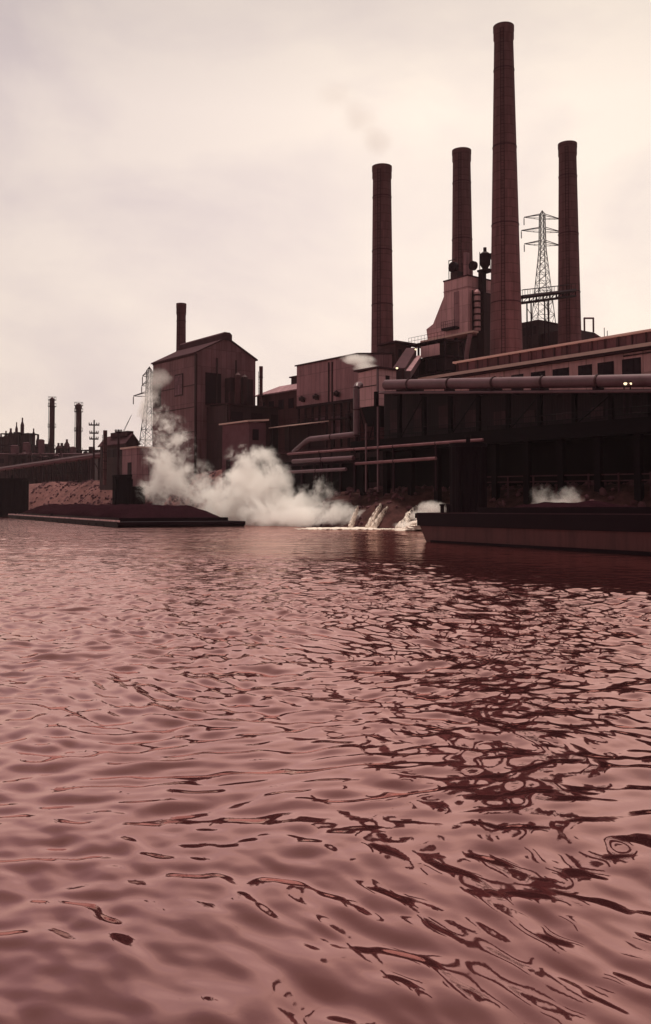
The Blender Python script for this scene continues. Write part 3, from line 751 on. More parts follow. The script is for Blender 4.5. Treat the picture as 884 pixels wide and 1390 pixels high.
# ================================================================== DOCK, PIPES
def dock():
    r = thing('ore_dock', 'long dark riverside dock hall on columns at right, under the big pipe', 'dock', (*ab(0, 0), 4.3), ANG)
    a0, a1 = 5.2, 66.0
    zr = lambda a: 16.5-4.3 - .092*(a-7.4) - .75       # underside of the pipe rail
    zd = 5.5                                           # deck
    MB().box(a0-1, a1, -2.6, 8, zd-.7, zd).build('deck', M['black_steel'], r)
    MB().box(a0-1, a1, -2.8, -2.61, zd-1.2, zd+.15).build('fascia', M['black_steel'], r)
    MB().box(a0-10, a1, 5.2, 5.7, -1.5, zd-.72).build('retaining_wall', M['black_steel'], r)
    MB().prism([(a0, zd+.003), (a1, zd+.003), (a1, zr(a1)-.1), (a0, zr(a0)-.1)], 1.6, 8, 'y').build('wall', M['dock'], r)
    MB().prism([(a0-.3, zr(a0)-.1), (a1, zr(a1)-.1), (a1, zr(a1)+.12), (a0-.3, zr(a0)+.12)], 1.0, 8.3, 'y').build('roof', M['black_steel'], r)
    n = 16
    for k in range(n):
        a = a0+.4+k*(a1-a0-1)/(n-1)
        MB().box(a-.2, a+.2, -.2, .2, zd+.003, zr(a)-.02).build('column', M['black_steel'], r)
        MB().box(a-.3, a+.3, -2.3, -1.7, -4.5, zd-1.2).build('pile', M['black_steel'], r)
        if k < n-1:
            w = (a1-a0-1)/(n-1)
            b0, b1 = a+.75, a+w-.6
            m = M['dock_panel']
            MB().box(b0, b0+(b1-b0)*random.uniform(.35, .9), 1.5, 1.597, zd+.8+random.uniform(0, .5), zr(a+w)-1.2-random.uniform(0, .9)).build('bay_panel', m, r)
            if k % 2: MB().bar((a, 0, zd+.2), (a+w, 0, zr(a+w)-.4), .14).build('brace', M['black_steel'], r)
    hr = MB()
    for z in (.55, 1.1): hr.bar((a0, -2.5, zd+z), (a1, -2.5, zd+z), .05)
    for a in np.arange(a0, a1, 1.8): hr.bar((a, -2.5, zd), (a, -2.5, zd+1.1), .05)
    hr.build('handrail', M['black_steel'], r)
    # low rail seen beneath the deck
    r2 = thing('bank_railing', 'low pale pipe railing on the bank below the dark dock', 'railing', (*ab(24, -2), 4.2), ANG)
    for z in (.6, 1.15): MB().tube([(0, 0, z), (22, 0, z-.2)], .07, 6).build('rail', M['steel_mid'], r2)
    for k in range(8): MB().tube([(k*3.1, 0, -1), (k*3.1, 0, 1.15)], .09, 6).build('post', M['steel_mid'], r2)
dock()

def pipe_bridge():
    a0, a1 = 7.6, 66.0
    z = lambda a: 16.5 - .092*(a-7.4)
    r = thing('overhead_pipeline', 'big insulated pipe running above the dark dock hall from the transfer tower', 'pipeline', (*ab(0, -.3), 0), ANG)
    MB().tube([(a, 0, z(a)) for a in np.linspace(a0, a1, 40)], .58, 20).build('pipe', M['pipe'], r, True)
    for a in np.arange(a0+4, a1, 6.2):
        MB().tube([(a-.09, 0, z(a)), (a+.09, 0, z(a))], .68, 20).build('flange', M['siding_dark'], r, True)
    MB().tube([(a, -.55, z(a)-.98) for a in np.linspace(a0-.5, a1, 30)], .14, 8).build('drain_line', M['pipe'], r)
    for a in np.arange(a0+4, a1, 6.2):
        MB().box(a-.16, a+.16, -.75, .6, z(a)-.84, z(a)-.56).build('saddle', M['steel'], r)
    for a in np.arange(a0+2, a1, 4.4):
        MB().box(a-.07, a+.07, -.85, .3, z(a)-1.32, z(a)-1.14).build('bracket', M['steel'], r)
pipe_bridge()

def pipeline(name, label, pts, rad, mat, sup=(), zg=4.0, grp='pipelines along the dock front'):
    p0 = Vector(pts[0]); r = thing(name, label, 'pipe', p0, 0, grp)
    fine = []
    P = [Vector(p)-p0 for p in pts]
    for i, p in enumerate(P):                     # rounded elbows
        if 0 < i < len(P)-1:
            a = (P[i-1]-p); b = (P[i+1]-p); k = min(rad*2.2, a.length*.45, b.length*.45)
            q0 = p+a.normalized()*k; q1 = p+b.normalized()*k
            for s in np.linspace(0, 1, 6): fine.append((1-s)**2*q0+2*s*(1-s)*p+s*s*q1)
        else: fine.append(p)
    MB().tube(fine, rad, 14).build('pipe', mat, r, True)
    for i in range(len(P)-1):
        d = P[i+1]-P[i]
        if d.length < 4: continue
        nf = max(1, int(d.length/7))
        for k in range(1, nf+1):
            q = P[i]+d*(k/(nf+1)); dn = d.normalized()*.07
            MB().tube([q-dn, q+dn], rad*1.18, 14).build('flange', M['siding_dark'], r, True)
            if abs(dn.z) < .05: MB().bar((q.x, q.y, q.z-rad*.9), (q.x, q.y, zg-p0.z), .2).build('pipe_post', M['steel'], r)
    return r
def onab(px, y, b):            # point on the vertical plane b=const seen at (px, y)
    base = ab(0, b); z = 10.0
    for _ in range(4):
        a = run(base, A2, px, z); Yd = base[1]+a*AY; z = zat(y, Yd)
    return (base[0]+a*AX, Yd, z)
def pipes():
    v = onab(484, 590, -1.2); vt = onab(484, 523, -1.2)
    tw = (vt[0]+.5, vt[1]+2.0, vt[2]+.3)
    pipeline('bent_pipe', 'pale bent pipe dropping left then down towards the steam, elbow beside the tower', [onab(399, 614, -1.2), onab(419, 596.5, -1.2), onab(483.5, 589.5, -1.2)], .34, M['pipe'])
    pipeline('drop_pipe', 'vertical pipe running down the left side of the transfer tower', [tw, vt, v], .40, M['pipe'])
    pipeline('feed_pipe', 'long slim pipe with a bright top running the length of the dock front', [onab(391, 616.5, -2.9), onab(656, 596.8, -2.9)], .15, M['rail'])
    pipeline('lower_pipe', 'lower thicker pipe just above the dark wall of the outfall bank', [onab(398, 626.5, -3.2), onab(480, 621.5, -3.2)], .27, M['pipe'])
    pipeline('return_pipe', 'short slim pipe low under the dock deck above the outfall', [onab(483, 629.5, -3.2), onab(592, 622, -3.2)], .17, M['rail'])
    pipeline('drain_pipe', 'lowest drain pipe half hidden in steam left of the outfall', [onab(392, 641, -3.6), onab(470, 637, -3.6)], .2, M['pipe'])
    # dark face wall below the pipes, and stanchions
    r = thing('quay_wall', 'dark quay wall below the pipes left of the dock', 'wall', (*ab(-16, -.6), 4.2), ANG)
    MB().box(-3, 20, 0, .8, -2, 3.4).build('wall', M['black_steel'], r)
    MB().box(-3.2, 20.2, -.15, .95, 3.403, 3.7).build('coping', M['steel'], r)
    for k in range(9): MB().box(-2.5+k*2.6, -2.2+k*2.6, -.22, -.003, -2, 3.39).build('buttress', M['steel'], r)
    for px, yt in ((497, 575), (513, 552)):
        p = onab(px, yt, -3.0)
        o = MB().bar((0, 0, 4-p[2]), (0, 0, 0), .2).build('stanchion', M['pipe']); o.location = p
        tag(o, 'slim upright stanchion by the transfer tower, %s of the pair' % ('left' if px < 500 else 'right'), 'post', 'stanchions by the transfer tower')
pipes()

# ================================================================== MOORING CELLS
def cell(px0, px1, ytop, Y, label):
    z = zat(ytop, Y); s = (Y*CT)/F; w = (px1-px0)*s/2
    r = thing('mooring_cell', label, 'mooring cell', (xat((px0+px1)/2, Y, 3), Y, -2), 0, 'sheet pile mooring cells')
    n = 36; prof = []
    m = MB(); poly = []
    for k in range(n*2):
        q = 2*math.pi*k/(n*2); rr = w*(1.0 if k % 4 < 2 else .965); poly.append((rr*math.cos(q), rr*math.sin(q)))
    m.prism(poly, 0, z+2-.35, 'z'); m.build('sheet_piling', M['cell'], r)
    MB().lathe([(w*.5, z+1.66), (w*1.03, z+1.66), (w*1.03, z+2.0), (w*.3, z+2.05), (.01, z+2.05)], 36).build('cap', M['cell'], r)
    for q in (-2.2, -1.2):
        x, y = w*1.06*math.cos(q), w*1.06*math.sin(q)
        MB().tube([(x, y, .4), (x, y, z+1.2)], .2, 8).build('fender', M['cell'], r)
    m = MB(); m.lathe([(.2, z+2.05), (.2, z+2.6), (.3, z+2.62), (.3, z+2.75), (.01, z+2.76)], 12); m.build('bollard', M['cell'], r)
cell(153, 197, 645, 162, 'dark round mooring cell behind the coal barge, right of the rubble bank')
cell(-6, 38, 650, 202, 'dark round mooring cell behind the far left end of the coal barge')
cell(611, 661, 602, 84, 'tall black mooring cell standing behind the bow of the rusty barge')

# ================================================================== BARGES
def barge(name, label, P, d, L, Wd, fb, hullm, strake, trim=0.0, coal_label=None, heaps=(), deck_end=3.0, rk=.95, gun=.11, ribs=True):
    ang = math.atan2(d[1], d[0])
    r = thing(name, label, 'barge', (P[0], P[1], 0), ang, 'river barges'); r.rotation_euler = (0, trim, ang)
    # local x along length (bow at 0), local y to the left of travel
    prof = [(-rk, fb), (-rk+.06, fb-.42), (-rk*.62, fb*.5), (-rk*.2, .1), (.25, -.35), (1.6, -.8), (L-1.6, -.8), (L-.25, -.35), (L+rk, fb-.35), (L+rk, fb)]
    MB().prism(prof, 0, Wd, 'y').build('hull', hullm, r)
    MB().box(-rk+.25, L+rk-.1, -.10, -.003, fb-strake, fb+.02).build('rub_strake', M['hull_dark'], r)
    MB().box(.35, L-.3, -.03, -.004, -.4, .13).build('tide_line', M['hull_dark'], r)
    MB().box(-rk-.10, -rk-.003, -.05, Wd, fb-.3, fb+.04).build('bow_strake', M['hull_dark'], r)
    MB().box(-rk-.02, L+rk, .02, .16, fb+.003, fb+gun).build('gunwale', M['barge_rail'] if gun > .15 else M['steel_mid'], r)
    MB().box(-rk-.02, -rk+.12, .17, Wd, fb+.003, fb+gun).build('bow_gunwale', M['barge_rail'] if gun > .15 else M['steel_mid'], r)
    c0, c1 = deck_end, L-2.5; w0, w1 = .9, Wd-.9; hc = .42
    MB().box(c0, c1, w0, w0+.12, fb+.003, fb+hc).build('coaming', M['hull_dark'], r)
    MB().box(c0, c1, w1-.12, w1, fb+.003, fb+hc).build('coaming', M['hull_dark'], r)
    MB().box(c0, c0+.12, w0+.123, w1-.123, fb+.003, fb+hc).build('coaming', M['hull_dark'], r)
    MB().box(c1-.12, c1, w0+.123, w1-.123, fb+.003, fb+hc).build('coaming', M['hull_dark'], r)
    for x, y in ((.0, 1.2), (.75, 1.2), (.0, Wd-1.4), (.75, Wd-1.4), (L*.5, .5), (L*.5+.6, .5)):
        m = MB(); m.lathe([(.13, fb), (.13, fb+.55), (.19, fb+.57), (.19, fb+.66), (.01, fb+.67)], 12, (x, y)); m.build('bitt', M['hull_dark'], r)
    for k in range(int(L/4.2) if ribs else 0):
        MB().box(2+k*4.2, 2.14+k*4.2, -.07, -.003, -.5, fb-strake-.01).build('hull_rib', hullm, r)
    if heaps:
        nx, ny = 150, 30
        xs = np.linspace(c0+.13, c1-.13, nx); ys = np.linspace(w0+.13, w1-.13, ny)
        GX_, GY_ = np.meshgrid(xs, ys, indexing='ij'); Z = np.zeros_like(GX_)
        for hx, sx, hh in heaps: Z = np.maximum(Z, hh*np.exp(-((GX_-hx)/sx)**4))
        edge = np.minimum(1, np.minimum(GY_-ys[0], ys[-1]-GY_)/(Wd*.22)); edge2 = np.minimum(1, np.minimum(GX_-xs[0], xs[-1]-GX_)/4.0)
        Z = Z*np.sqrt(np.clip(edge, 0, 1))*np.sqrt(np.clip(edge2, 0, 1))
        Nz = np.array([mnoise.fractal(Vector((p*.55, q*.55, 1.7)), 1.0, 2.0, 4) for p, q in zip(GX_.ravel(), GY_.ravel())]).reshape(GX_.shape)
        Nz2 = np.array([mnoise.noise(Vector((p*.16, q*.25, 8.7))) for p, q in zip(GX_.ravel(), GY_.ravel())]).reshape(GX_.shape)
        Z = fb+.2+Z*(1+.22*Nz2)+.2*Nz*(.3+np.minimum(Z, 1))
        ii = np.arange(nx*ny).reshape(nx, ny); fs = np.stack([ii[:-1,:-1], ii[1:,:-1], ii[1:,1:], ii[:-1,1:]], -1).reshape(-1, 4)
        top = np.stack([GX_, GY_, Z], -1).reshape(-1, 3)
        o = grid_mesh('coal_heap', top, fs, M['coal'])
        bm = bmesh.new(); bm.from_mesh(o.data)
        be = [e for e in bm.edges if e.is_boundary]
        ret = bmesh.ops.extrude_edge_only(bm, edges=be)
        for v in [g_ for g_ in ret['geom'] if isinstance(g_, bmesh.types.BMVert)]: v.co.z = fb+.02
        bm.to_mesh(o.data); bm.free()
        o.location = (P[0], P[1], 0); o.rotation_euler = (0, trim, ang)
        tag(o, coal_label, 'coal heap', 'coal heaps')
    return r
# right barge: bow at (7,63.5) running towards the camera on the right; width lies inland (left of travel)
barge('rusty_barge', 'rusty steel barge with a raked bow and dark upper strake at right', PB, dB, 58, 10.7, 1.92, M['hull'], .84, -R(.25),
      'low dark coal heap barely showing above the rusty barge', ((8, 3.5, .55), (22, 6, .1), (38, 9, .25)), 4.5, 1.45, .08, False)
# left barge: near corner at (158,716); long side runs away to the left, its short end faces right
PL = (xat(158, 103.5, 0), 103.5)
dL = Vector((-.447, .894, 0))
# origin at near corner; travel along dL has the inland side on its right, so mirror: start from the far end
Lb = 88.0
PF = (PL[0]+dL.x*Lb, PL[1]+dL.y*Lb)
def coal_barge():
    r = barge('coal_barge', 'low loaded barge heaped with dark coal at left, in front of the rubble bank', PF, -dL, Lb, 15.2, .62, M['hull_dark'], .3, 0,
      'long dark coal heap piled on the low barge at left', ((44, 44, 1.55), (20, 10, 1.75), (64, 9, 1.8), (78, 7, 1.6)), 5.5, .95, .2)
coal_barge()

# ================================================================== OUTFALL
def foam_mat(name, col, dens):
    t = NT(name); o = t.obj(); n = t.noise(o, 2.2, 6, .7, .6)
    t.L.new(t.mix(t.ramp(n, .35, .6), tuple(c*.6 for c in col), col), t.p.inputs['Base Color']); t.p.inputs['Roughness'].default_value = .6
    t.p.inputs['Subsurface Weight'].default_value = 0; t.bump(n, .6, .15); return t.m
M['foam'] = foam_mat('white_water', (.9,.76,.68), 1)
t = NT('broken_water'); o_ = t.obj(); t.N.remove(t.p)
d1 = t.n('ShaderNodeBsdfDiffuse'); d1.inputs['Color'].default_value = (.88,.76,.69,1); tr = t.n('ShaderNodeBsdfTransparent'); mx_ = t.n('ShaderNodeMixShader')
nz_ = t.noise(t.vmul(o_, (3.2, 1.0, 1.6)), 1.5, 6, .72, .5)
t.L.new(t.ramp(nz_, .40, .60), mx_.inputs[0]); t.L.new(tr.outputs[0], mx_.inputs[1]); t.L.new(d1.outputs[0], mx_.inputs[2]); t.L.new(mx_.outputs[0], t.out.inputs['Surface'])
M['broken'] = t.m
def outfall():
    # dark slag heap the water pours over
    nx, ny = 60, 40
    xs = np.linspace(-6.5, 7.5, nx); ys = np.linspace(-2.5, 9, ny); X, Y = np.meshgrid(xs, ys, indexing='ij')
    Z = 4.0*np.exp(-((X-1.0)/4.6)**2)*np.exp(-(np.clip(6-Y, 0, 99)/4.2)**2)-.5
    N = np.array([mnoise.fractal(Vector((p*.7, q*.7, 4.4)), 1.0, 2.0, 5) for p, q in zip(X.ravel(), Y.ravel())]).reshape(X.shape)
    Z += .38*N
    ii = np.arange(nx*ny).reshape(nx, ny); fs = np.stack([ii[:-1,:-1], ii[1:,:-1], ii[1:,1:], ii[:-1,1:]], -1).reshape(-1, 4)
    o = grid_mesh('slag_heap', np.stack([X, Y, Z], -1).reshape(-1, 3), fs, M['slag'])
    o.location = (xat(540, 97, 0), 97, 0); tag(o, 'dark wet slag heap between the two white outfalls', 'slag heap')
    hz = lambda x, y: 4.0*math.exp(-((x-1.0)/4.6)**2)*math.exp(-(max(6-y, 0)/4.2)**2)-.5
    specs = [((486, 690, 100), (474, 714, 97.5), .28, 'thin veil of white outfall water at the left, inside the steam'),
             ((517, 687, 99.5), (497, 715, 96.5), .36, 'thick white outfall stream sliding down the left edge of the slag heap'),
             ((526, 690, 99), (505, 716, 96.2), .30, 'second white outfall stream just right of the thick one on the slag heap'),
             ((561, 682, 99.5), (548, 708, 96.8), .30, 'lone white outfall stream on the right flank of the slag heap'),
             ((566, 688, 98.5), (543, 717, 95.2), .85, 'broad white outfall stream beside the rusty barge bow')]
    for s, e, rad, lab in specs:
        p0 = Vector((xat(s[0], s[2], 2), s[2], zat(s[1], s[2]))); p1 = Vector((xat(e[0], e[2], 0), e[2], -.15))
        r = thing('outfall_stream', lab, 'outfall', p0, 0, 'white outfall streams')
        nu, nv = 34, 9; d = p1-p0; sd = Vector((d.y, -d.x, 0)).normalized(); sd = Vector((-abs(sd.x), abs(sd.y)*.6, 0)) if sd.x < 0 else Vector((abs(sd.x), -abs(sd.y)*.6, 0))
        vs = []; fs = []
        for k in range(nu):
            f = k/(nu-1); c = d*f; c.z = d.z*f**1.25
            w = rad*(.28+.7*f)
            for m_ in range(nv):
                e = m_/(nv-1)*2-1
                n_ = mnoise.noise(Vector((e*2.2, f*5, rad*40+s[0]))); n2_ = mnoise.noise(Vector((e*6, f*13, s[0])))
                vs.append(c+sd*(e*w*(1+.45*n_))+Vector((0, -.25, .16+.22*(1-e*e)*(.5+f)+.16*n_+.12*n2_-.3*abs(e)**3)))
        for k in range(nu-1):
            for m_ in range(nv-1): q = k*nv+m_; fs.append((q, q+nv, q+nv+1, q+1))
        nb_ = len(vs); vs += [v-Vector((0, -.3, .35)) for v in vs]; fs += [tuple(x+nb_ for x in reversed(f)) for f in fs]
        rim = [k*nv for k in range(nu)]+[(nu-1)*nv+m_ for m_ in range(1, nv)]+[k*nv+nv-1 for k in range(nu-2, -1, -1)]+[m_ for m_ in range(nv-2, 0, -1)]
        fs += [(rim[k], rim[(k+1) % len(rim)], rim[(k+1) % len(rim)]+nb_, rim[k]+nb_) for k in range(len(rim))]
        MB().add(vs, fs).build('water', M['broken'], r, True)
        MB().tube([(.25, .6, .12), (-.05, -.1, .03)], rad*.6, 12).build('spout', M['steel_mid'], r, True)
    m = MB()
    ico = bmesh.new(); bmesh.ops.create_icosphere(ico, subdivisions=2, radius=1); iv = [v.co.copy() for v in ico.verts]; ifc = [[v.index for v in f.verts] for f in ico.faces]; ico.free()
    for k in range(760):
        px = random.triangular(400, 580, 490); Yd = random.uniform(94.2, 98.5); zf = .02
        s = random.uniform(.06, .34)
        if 508 < px < 545: s *= .5
        if k > 460: px = random.gauss(566, 10); Yd = random.uniform(89, 95.5); zf = random.uniform(0, .9)*math.exp(-((px-570)/12)**2); s = random.uniform(.08, .38)
        x = xat(px, Yd, 0); off = Vector((random.random()*9, 0, 0))
        m.add([Vector((p.x*s*1.9, p.y*s*1.3, max(-.05, p.z)*s*.5))*(1+.35*mnoise.noise(p*1.7+off))+Vector((x, Yd, zf)) for p in iv], ifc)
    o = m.build('foam', M['foam'], None, True); tag(o, 'white churned foam along the waterline below the outfalls', 'foam', kind='stuff')
outfall()

# ================================================================== LEFT DISTANCE
def tower(px, ytop, w, Y, label, head=1.0):
    z = zat(ytop, Y); H = z-PLAT; s = Y/F; r0 = w*s/2
    r = thing('process_tower', label, 'process tower', (xat(px, Y, z), Y, PLAT), 0, 'distant refinery towers')
    m = MB(); m.lathe([(r0*1.15, -1), (r0*1.15, H*.2), (r0, H*.24), (r0*.98, H-2.2), (r0*head, H-2), (r0*head, H-.9), (r0*.5, H-.2), (.05, H)], 20); m.build('vessel', M['steel_mid'], r, True)
    for f in (.45, .68, .9, .97):
        z_ = H*f; m = MB(); m.lathe([(r0, z_-.12), (r0*1.7, z_-.12), (r0*1.7, z_+.05), (r0, z_+.05)], 16)
        o = m.build('platform', M['steel'], r)
        g = MB()
        for k in range(10): q = k*.628; g.bar((r0*1.65*math.cos(q), r0*1.65*math.sin(q), z_), (r0*1.65*math.cos(q), r0*1.65*math.sin(q), z_+1.1), .07)
        g.lathe([(r0*1.65, z_+1.05), (r0*1.7, z_+1.05), (r0*1.7, z_+1.15), (r0*1.65, z_+1.15)], 12); g.build('guard_rail', M['steel'], o)
    m = MB(); m.bar((-r0*1.25, -.3, 0), (-r0*1.25, -.3, H-1), .18); m.bar((r0*1.2, -.3, 0), (r0*1.1, -.3, H*.9), .25); m.build('side_pipe', M['steel'], r)
tower(71, 539, 6.6, 340, 'slim far process tower with ring platforms, the taller of the distant pair')
tower(107, 547, 7.0, 330, 'stout far process tower with a wider head, second from the left', 1.25)

def process_unit(px0, px1, ytop, Y, label, seed):
    rs = random.Random(seed); z = zat(ytop, Y); H = z-PLAT; s = Y/F; W_ = (px1-px0)*s
    r = thing('process_unit', label, 'process unit', (xat(px0, Y, z), Y, PLAT), 0, 'distant refinery units')
    m = MB(); nl = max(2, int(H/4.5))
    for k in range(nl): m.box(-.2, W_+.2, 0, 6, (k+1)*H*.78/nl-.3, (k+1)*H*.78/nl)
    m.build('floor_deck', M['steel'], r)
    for k in range(5):
        for y in (0, 5.7): MB().box(k*W_/4-.18, k*W_/4+.18, y, y+.36, -1, H*.78-.302).build('column', M['steel'], r)
    for k in range(6):
        x = W_*(k+.5)/6; rr = rs.uniform(.5, 1.25); hh = H*rs.uniform(.6, 1.0)
        m = MB(); m.lathe([(rr, .0), (rr, hh*.9), (rr*.4, hh*.95), (rr*.4, hh)], 12, (x, 2.5+rs.uniform(-1, 1))); m.build('vessel', M['steel_mid'], r, True)
    for k in range(3): MB().box(W_*(.05+.3*k), W_*(.24+.3*k), 1, 5, H*.3, H*rs.uniform(.62, .86)).build('housing', M['siding_dark'], r)
    m = MB()
    for k in range(8): y = rs.uniform(.5, 5); zz = H*rs.uniform(.15, .6); m.tube([(0, y, zz), (W_, y, zz)], .2, 6)
    m.build('piping', M['steel_mid'], r)
process_unit(2, 46, 566, 330, 'crowded far process unit of vessels and decks at the left edge', 3)
process_unit(74, 100, 593, 322, 'low far process unit between the two distant process towers', 5)
process_unit(111, 136, 595, 315, 'low dark far process unit around the foot of the cross-armed pole', 9)
process_unit(-14, 22, 574, 345, 'tall far process unit cut by the left edge of the picture', 21)
process_unit(44, 66, 590, 350, 'far process unit just left of the taller process tower', 15)
process_unit(84, 104, 600, 352, 'squat far process unit close beside the stout process tower', 31)
process_unit(12, 42, 605, 296, 'low jumble of far vessels and pipes in front of the left-edge works building', 41)
process_unit(50, 82, 608, 292, 'low jumble of far vessels and pipes below the taller process tower', 43)
process_unit(88, 122, 607, 288, 'low jumble of far vessels and pipes below the stout process tower', 47)
def tank(px, ytop, w, Y, label, dome=True):
    z = zat(ytop, Y); H = z-PLAT; r0 = w*Y/F/2
    r = thing('storage_tank', label, 'tank', (xat(px, Y, z), Y, PLAT), 0, 'distant storage tanks')
    MB().lathe([(r0, -1), (r0, H-.6)], 24).build('shell', M['concrete'], r, True)
    MB().lathe([(r0*1.03, H-.6), (r0*1.03, H-.45), (r0*.6, H-.1), (.02, H)], 24).build('roof', M['roof_dark'], r, True)
    m = MB(); m.bar((-r0*.7, -r0*.75, -1), (-r0*.7, -r0*.75, H), .15); m.build('ladder', M['steel'], r)
tank(56, 596, 9, 322, 'narrow far storage tank left of the taller process tower')
tank(20, 604, 12, 322, 'pale far storage tank at the left edge in front of the process unit')
tank(99, 606, 9, 318, 'small pale far storage tank left of the stout process tower')
tank(36, 600, 11, 322, 'far storage tank between the left-edge tank and the narrow tank')

def low_works(px0, px1, ytop, Y, label):
    z = zat(ytop, Y); P = (xat(px0, Y, z), Y); W_ = (px1-px0)*Y/F; H = z-PLAT
    r = thing('works_building', label, 'building', (P[0], P[1], PLAT), 0, 'distant works buildings')
    MB().box(0, W_, 0, 8, -2, H).build('wall', M['siding_dark'], r)
    MB().prism([(-.3, H), (8.3, H+.7), (8.3, H+.9), (-.3, H+.2)], -.3, W_+.3, 'x').build('roof', M['roof_dark'], r)
    for k in range(max(2, int(W_/4))): MB().box(1+k*4, 2.6+k*4, -.07, .02, H-3, H-1.4).build('window', M['glass'], r)
low_works(-20, 64, 617, 316, 'long low dark works building under the far process unit at the left edge')
low_works(66, 128, 617, 306, 'long low dark works building under the two far process towers')

def pole(px, ytop, Y, arms, label):
    z = zat(ytop, Y); H = z-PLAT; s = Y/F
    r = thing('utility_pole', label, 'utility pole', (xat(px, Y, z), Y, PLAT), R(10), 'utility poles')
    MB().tube([(0, 0, -1), (0, 0, H)], [.3, .16], 8).build('pole', M['wood'], r, True)
    for ya, w in arms:
        za = zat(ya, Y)-PLAT; o = MB().box(-w*s/2, w*s/2, -.28, -.05, za-.16, za+.16).build('cross_arm', M['wood'], r)
        for x in (-.92, -.5, .5, .92):
            m = MB(); m.lathe([(.08, za+.16), (.16, za+.25), (.08, za+.35), (.14, za+.45), (.02, za+.6)], 8, (x*w*s/2, -.16)); m.build('insulator', M['insul'], o)
pole(128, 570, 215, ((577, 14), (588, 12), (596, 12)), 'wooden utility pole with three cross-arms right of the process towers')
pole(161, 583, 178, ((587, 9),), 'short pole with one cross-arm in front of the distant gabled shed')
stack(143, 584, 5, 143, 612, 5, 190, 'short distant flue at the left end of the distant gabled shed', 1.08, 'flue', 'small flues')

def gabled_shed():
    Y = 186; z = zat(600, Y); P = (xat(172, Y, z), Y)
    L = -run(P, A2, 136, z); Wd = run(P, B2, 188, z); e = z-PLAT; rd = zat(591, Y+3)-PLAT
    r = thing('gabled_shed', 'dark gabled shed in the distance left of the steam', 'shed', (P[0], P[1], PLAT), ANG)
    MB().prism([(0, -2), (Wd, -2), (Wd, e), (Wd/2, rd), (0, e)], -L, 0, 'x').build('wall', M['siding_dark'], r)
    sl = (rd-e)/(Wd/2)
    MB().prism([(-.4, e-.4*sl+.02), (Wd/2, rd+.02), (Wd+.4, e-.4*sl+.02), (Wd+.4, e-.4*sl+.22), (Wd/2, rd+.24), (-.4, e-.4*sl+.22)], -L-.3, .3, 'x').build('roof', M['roof_dark'], r)
    MB().box(-L*.7, -1, Wd/2-.7, Wd/2+.7, rd-.2, rd+.8).build('ridge_vent', M['roof_dark'], r)
    for k in range(6): MB().box(-L+1+k*L/6.2, -L+2.6+k*L/6.2, -.06, .02, e-2.8, e-1.2).build('window', M['glass'], r)
    # derrick boom
    p = Vector((xat(164, 196, 20), 196, PLAT)); q = Vector((xat(179, 196, 25), 196, zat(563, 196)))
    r = thing('derrick_crane', 'thin slanting derrick crane boom above the distant gabled shed', 'crane', p)
    MB().bar((0, 0, -1), (0, 0, zat(588, 196)-PLAT), .5).build('mast', M['steel'], r)
    MB().box(-1.4, 1.4, -.8, .8, zat(589, 196)-PLAT-1.5, zat(589, 196)-PLAT).build('cab', M['steel'], r)
    b0 = Vector((.4, 0, zat(589, 196)-PLAT)); b1 = q-p
    m = MB()
    for dx, dz in ((-.15, 0), (.15, .1), (0, .3)): m.bar(b0+Vector((dx, 0, dz)), b1, .07)
    m.build('boom', M['steel'], r)
    # nearer flat shed in the steam
    Y = 158; z = zat(608, Y); P = (xat(186, Y, z), Y); L = -run(P, A2, 166, z)
    r = thing('gate_shed', 'small flat shed with a bright roof edge partly veiled by the left of the steam', 'shed', (P[0], P[1], PLAT), ANG)
    MB().box(-L, 0, 0, 5, -2, z-PLAT).build('wall', M['siding'], r)
    MB().box(-L-.3, .3, -.3, 5.3, z-PLAT+.003, z-PLAT+.3).build('roof', M['roof_pale'], r)
    MB().box(-L*.6, -L*.35, -.06, .02, -1, 2.2).build('door', M['steel'], r)
gabled_shed()

def pipe_rack():
    p0 = Vector((xat(172, 205, 13), 205, zat(616, 205))); p1 = Vector((xat(-20, 305, 13), 305, zat(642, 305)))
    d = p1-p0; n = int(d.length/9); u = d.normalized(); sd = Vector((u.y, -u.x, 0))
    r = thing('pipe_trestle', 'long pale-topped pipe trestle on posts along the crest of the rubble bank', 'pipe trestle', p0)
    m = MB(); w = sd*1.2; t_ = Vector((0, 0, .5))
    m.add([-w, w, w+t_, -w+t_, -w+d, w+d, w+t_+d, -w+t_+d], [(3,2,1,0),(4,5,6,7),(0,1,5,4),(1,2,6,5),(2,3,7,6),(3,0,4,7)]); m.build('deck', M['concrete'], r)
    for k in range(3):
        MB().tube([sd*(.8*(k-1))+Vector((0,0,.75)), sd*(.8*(k-1))+d+Vector((0,0,.75))], .2, 8).build('pipe', M['pipe'], r, True)
    for k in range(n+1):
        q = d*k/n
        m = MB()
        for s in (-1, 1): m.bar(q+sd*s, q+sd*s*1.25+Vector((0, 0, PLAT-.5-p0.z-q.z)), .32)
        m.bar(q-sd+Vector((0,0,-.3)), q+sd*1.2+Vector((0,0,-4)), .16)
        m.build('bent', M['steel'], r)
    q0 = p0+Vector((1.5, 7, 1.6)); 
    r2 = thing('low_pipe_rack', 'lower dark pipe rack behind the pale-topped trestle', 'pipe rack', q0)
    for k in range(4): MB().tube([sd*(-.7*k), d-sd*.7*k], .22, 8).build('pipe', M['pipe'] if k == 1 else M['steel_mid'], r2, True)
    for k in range(n): 
        q = d*(k+.5)/n; MB().bar(q-sd*1, q-sd*1+Vector((0, 0, PLAT-.5-q0.z-q.z)), .35).build('post', M['steel'], r2)
pipe_rack()

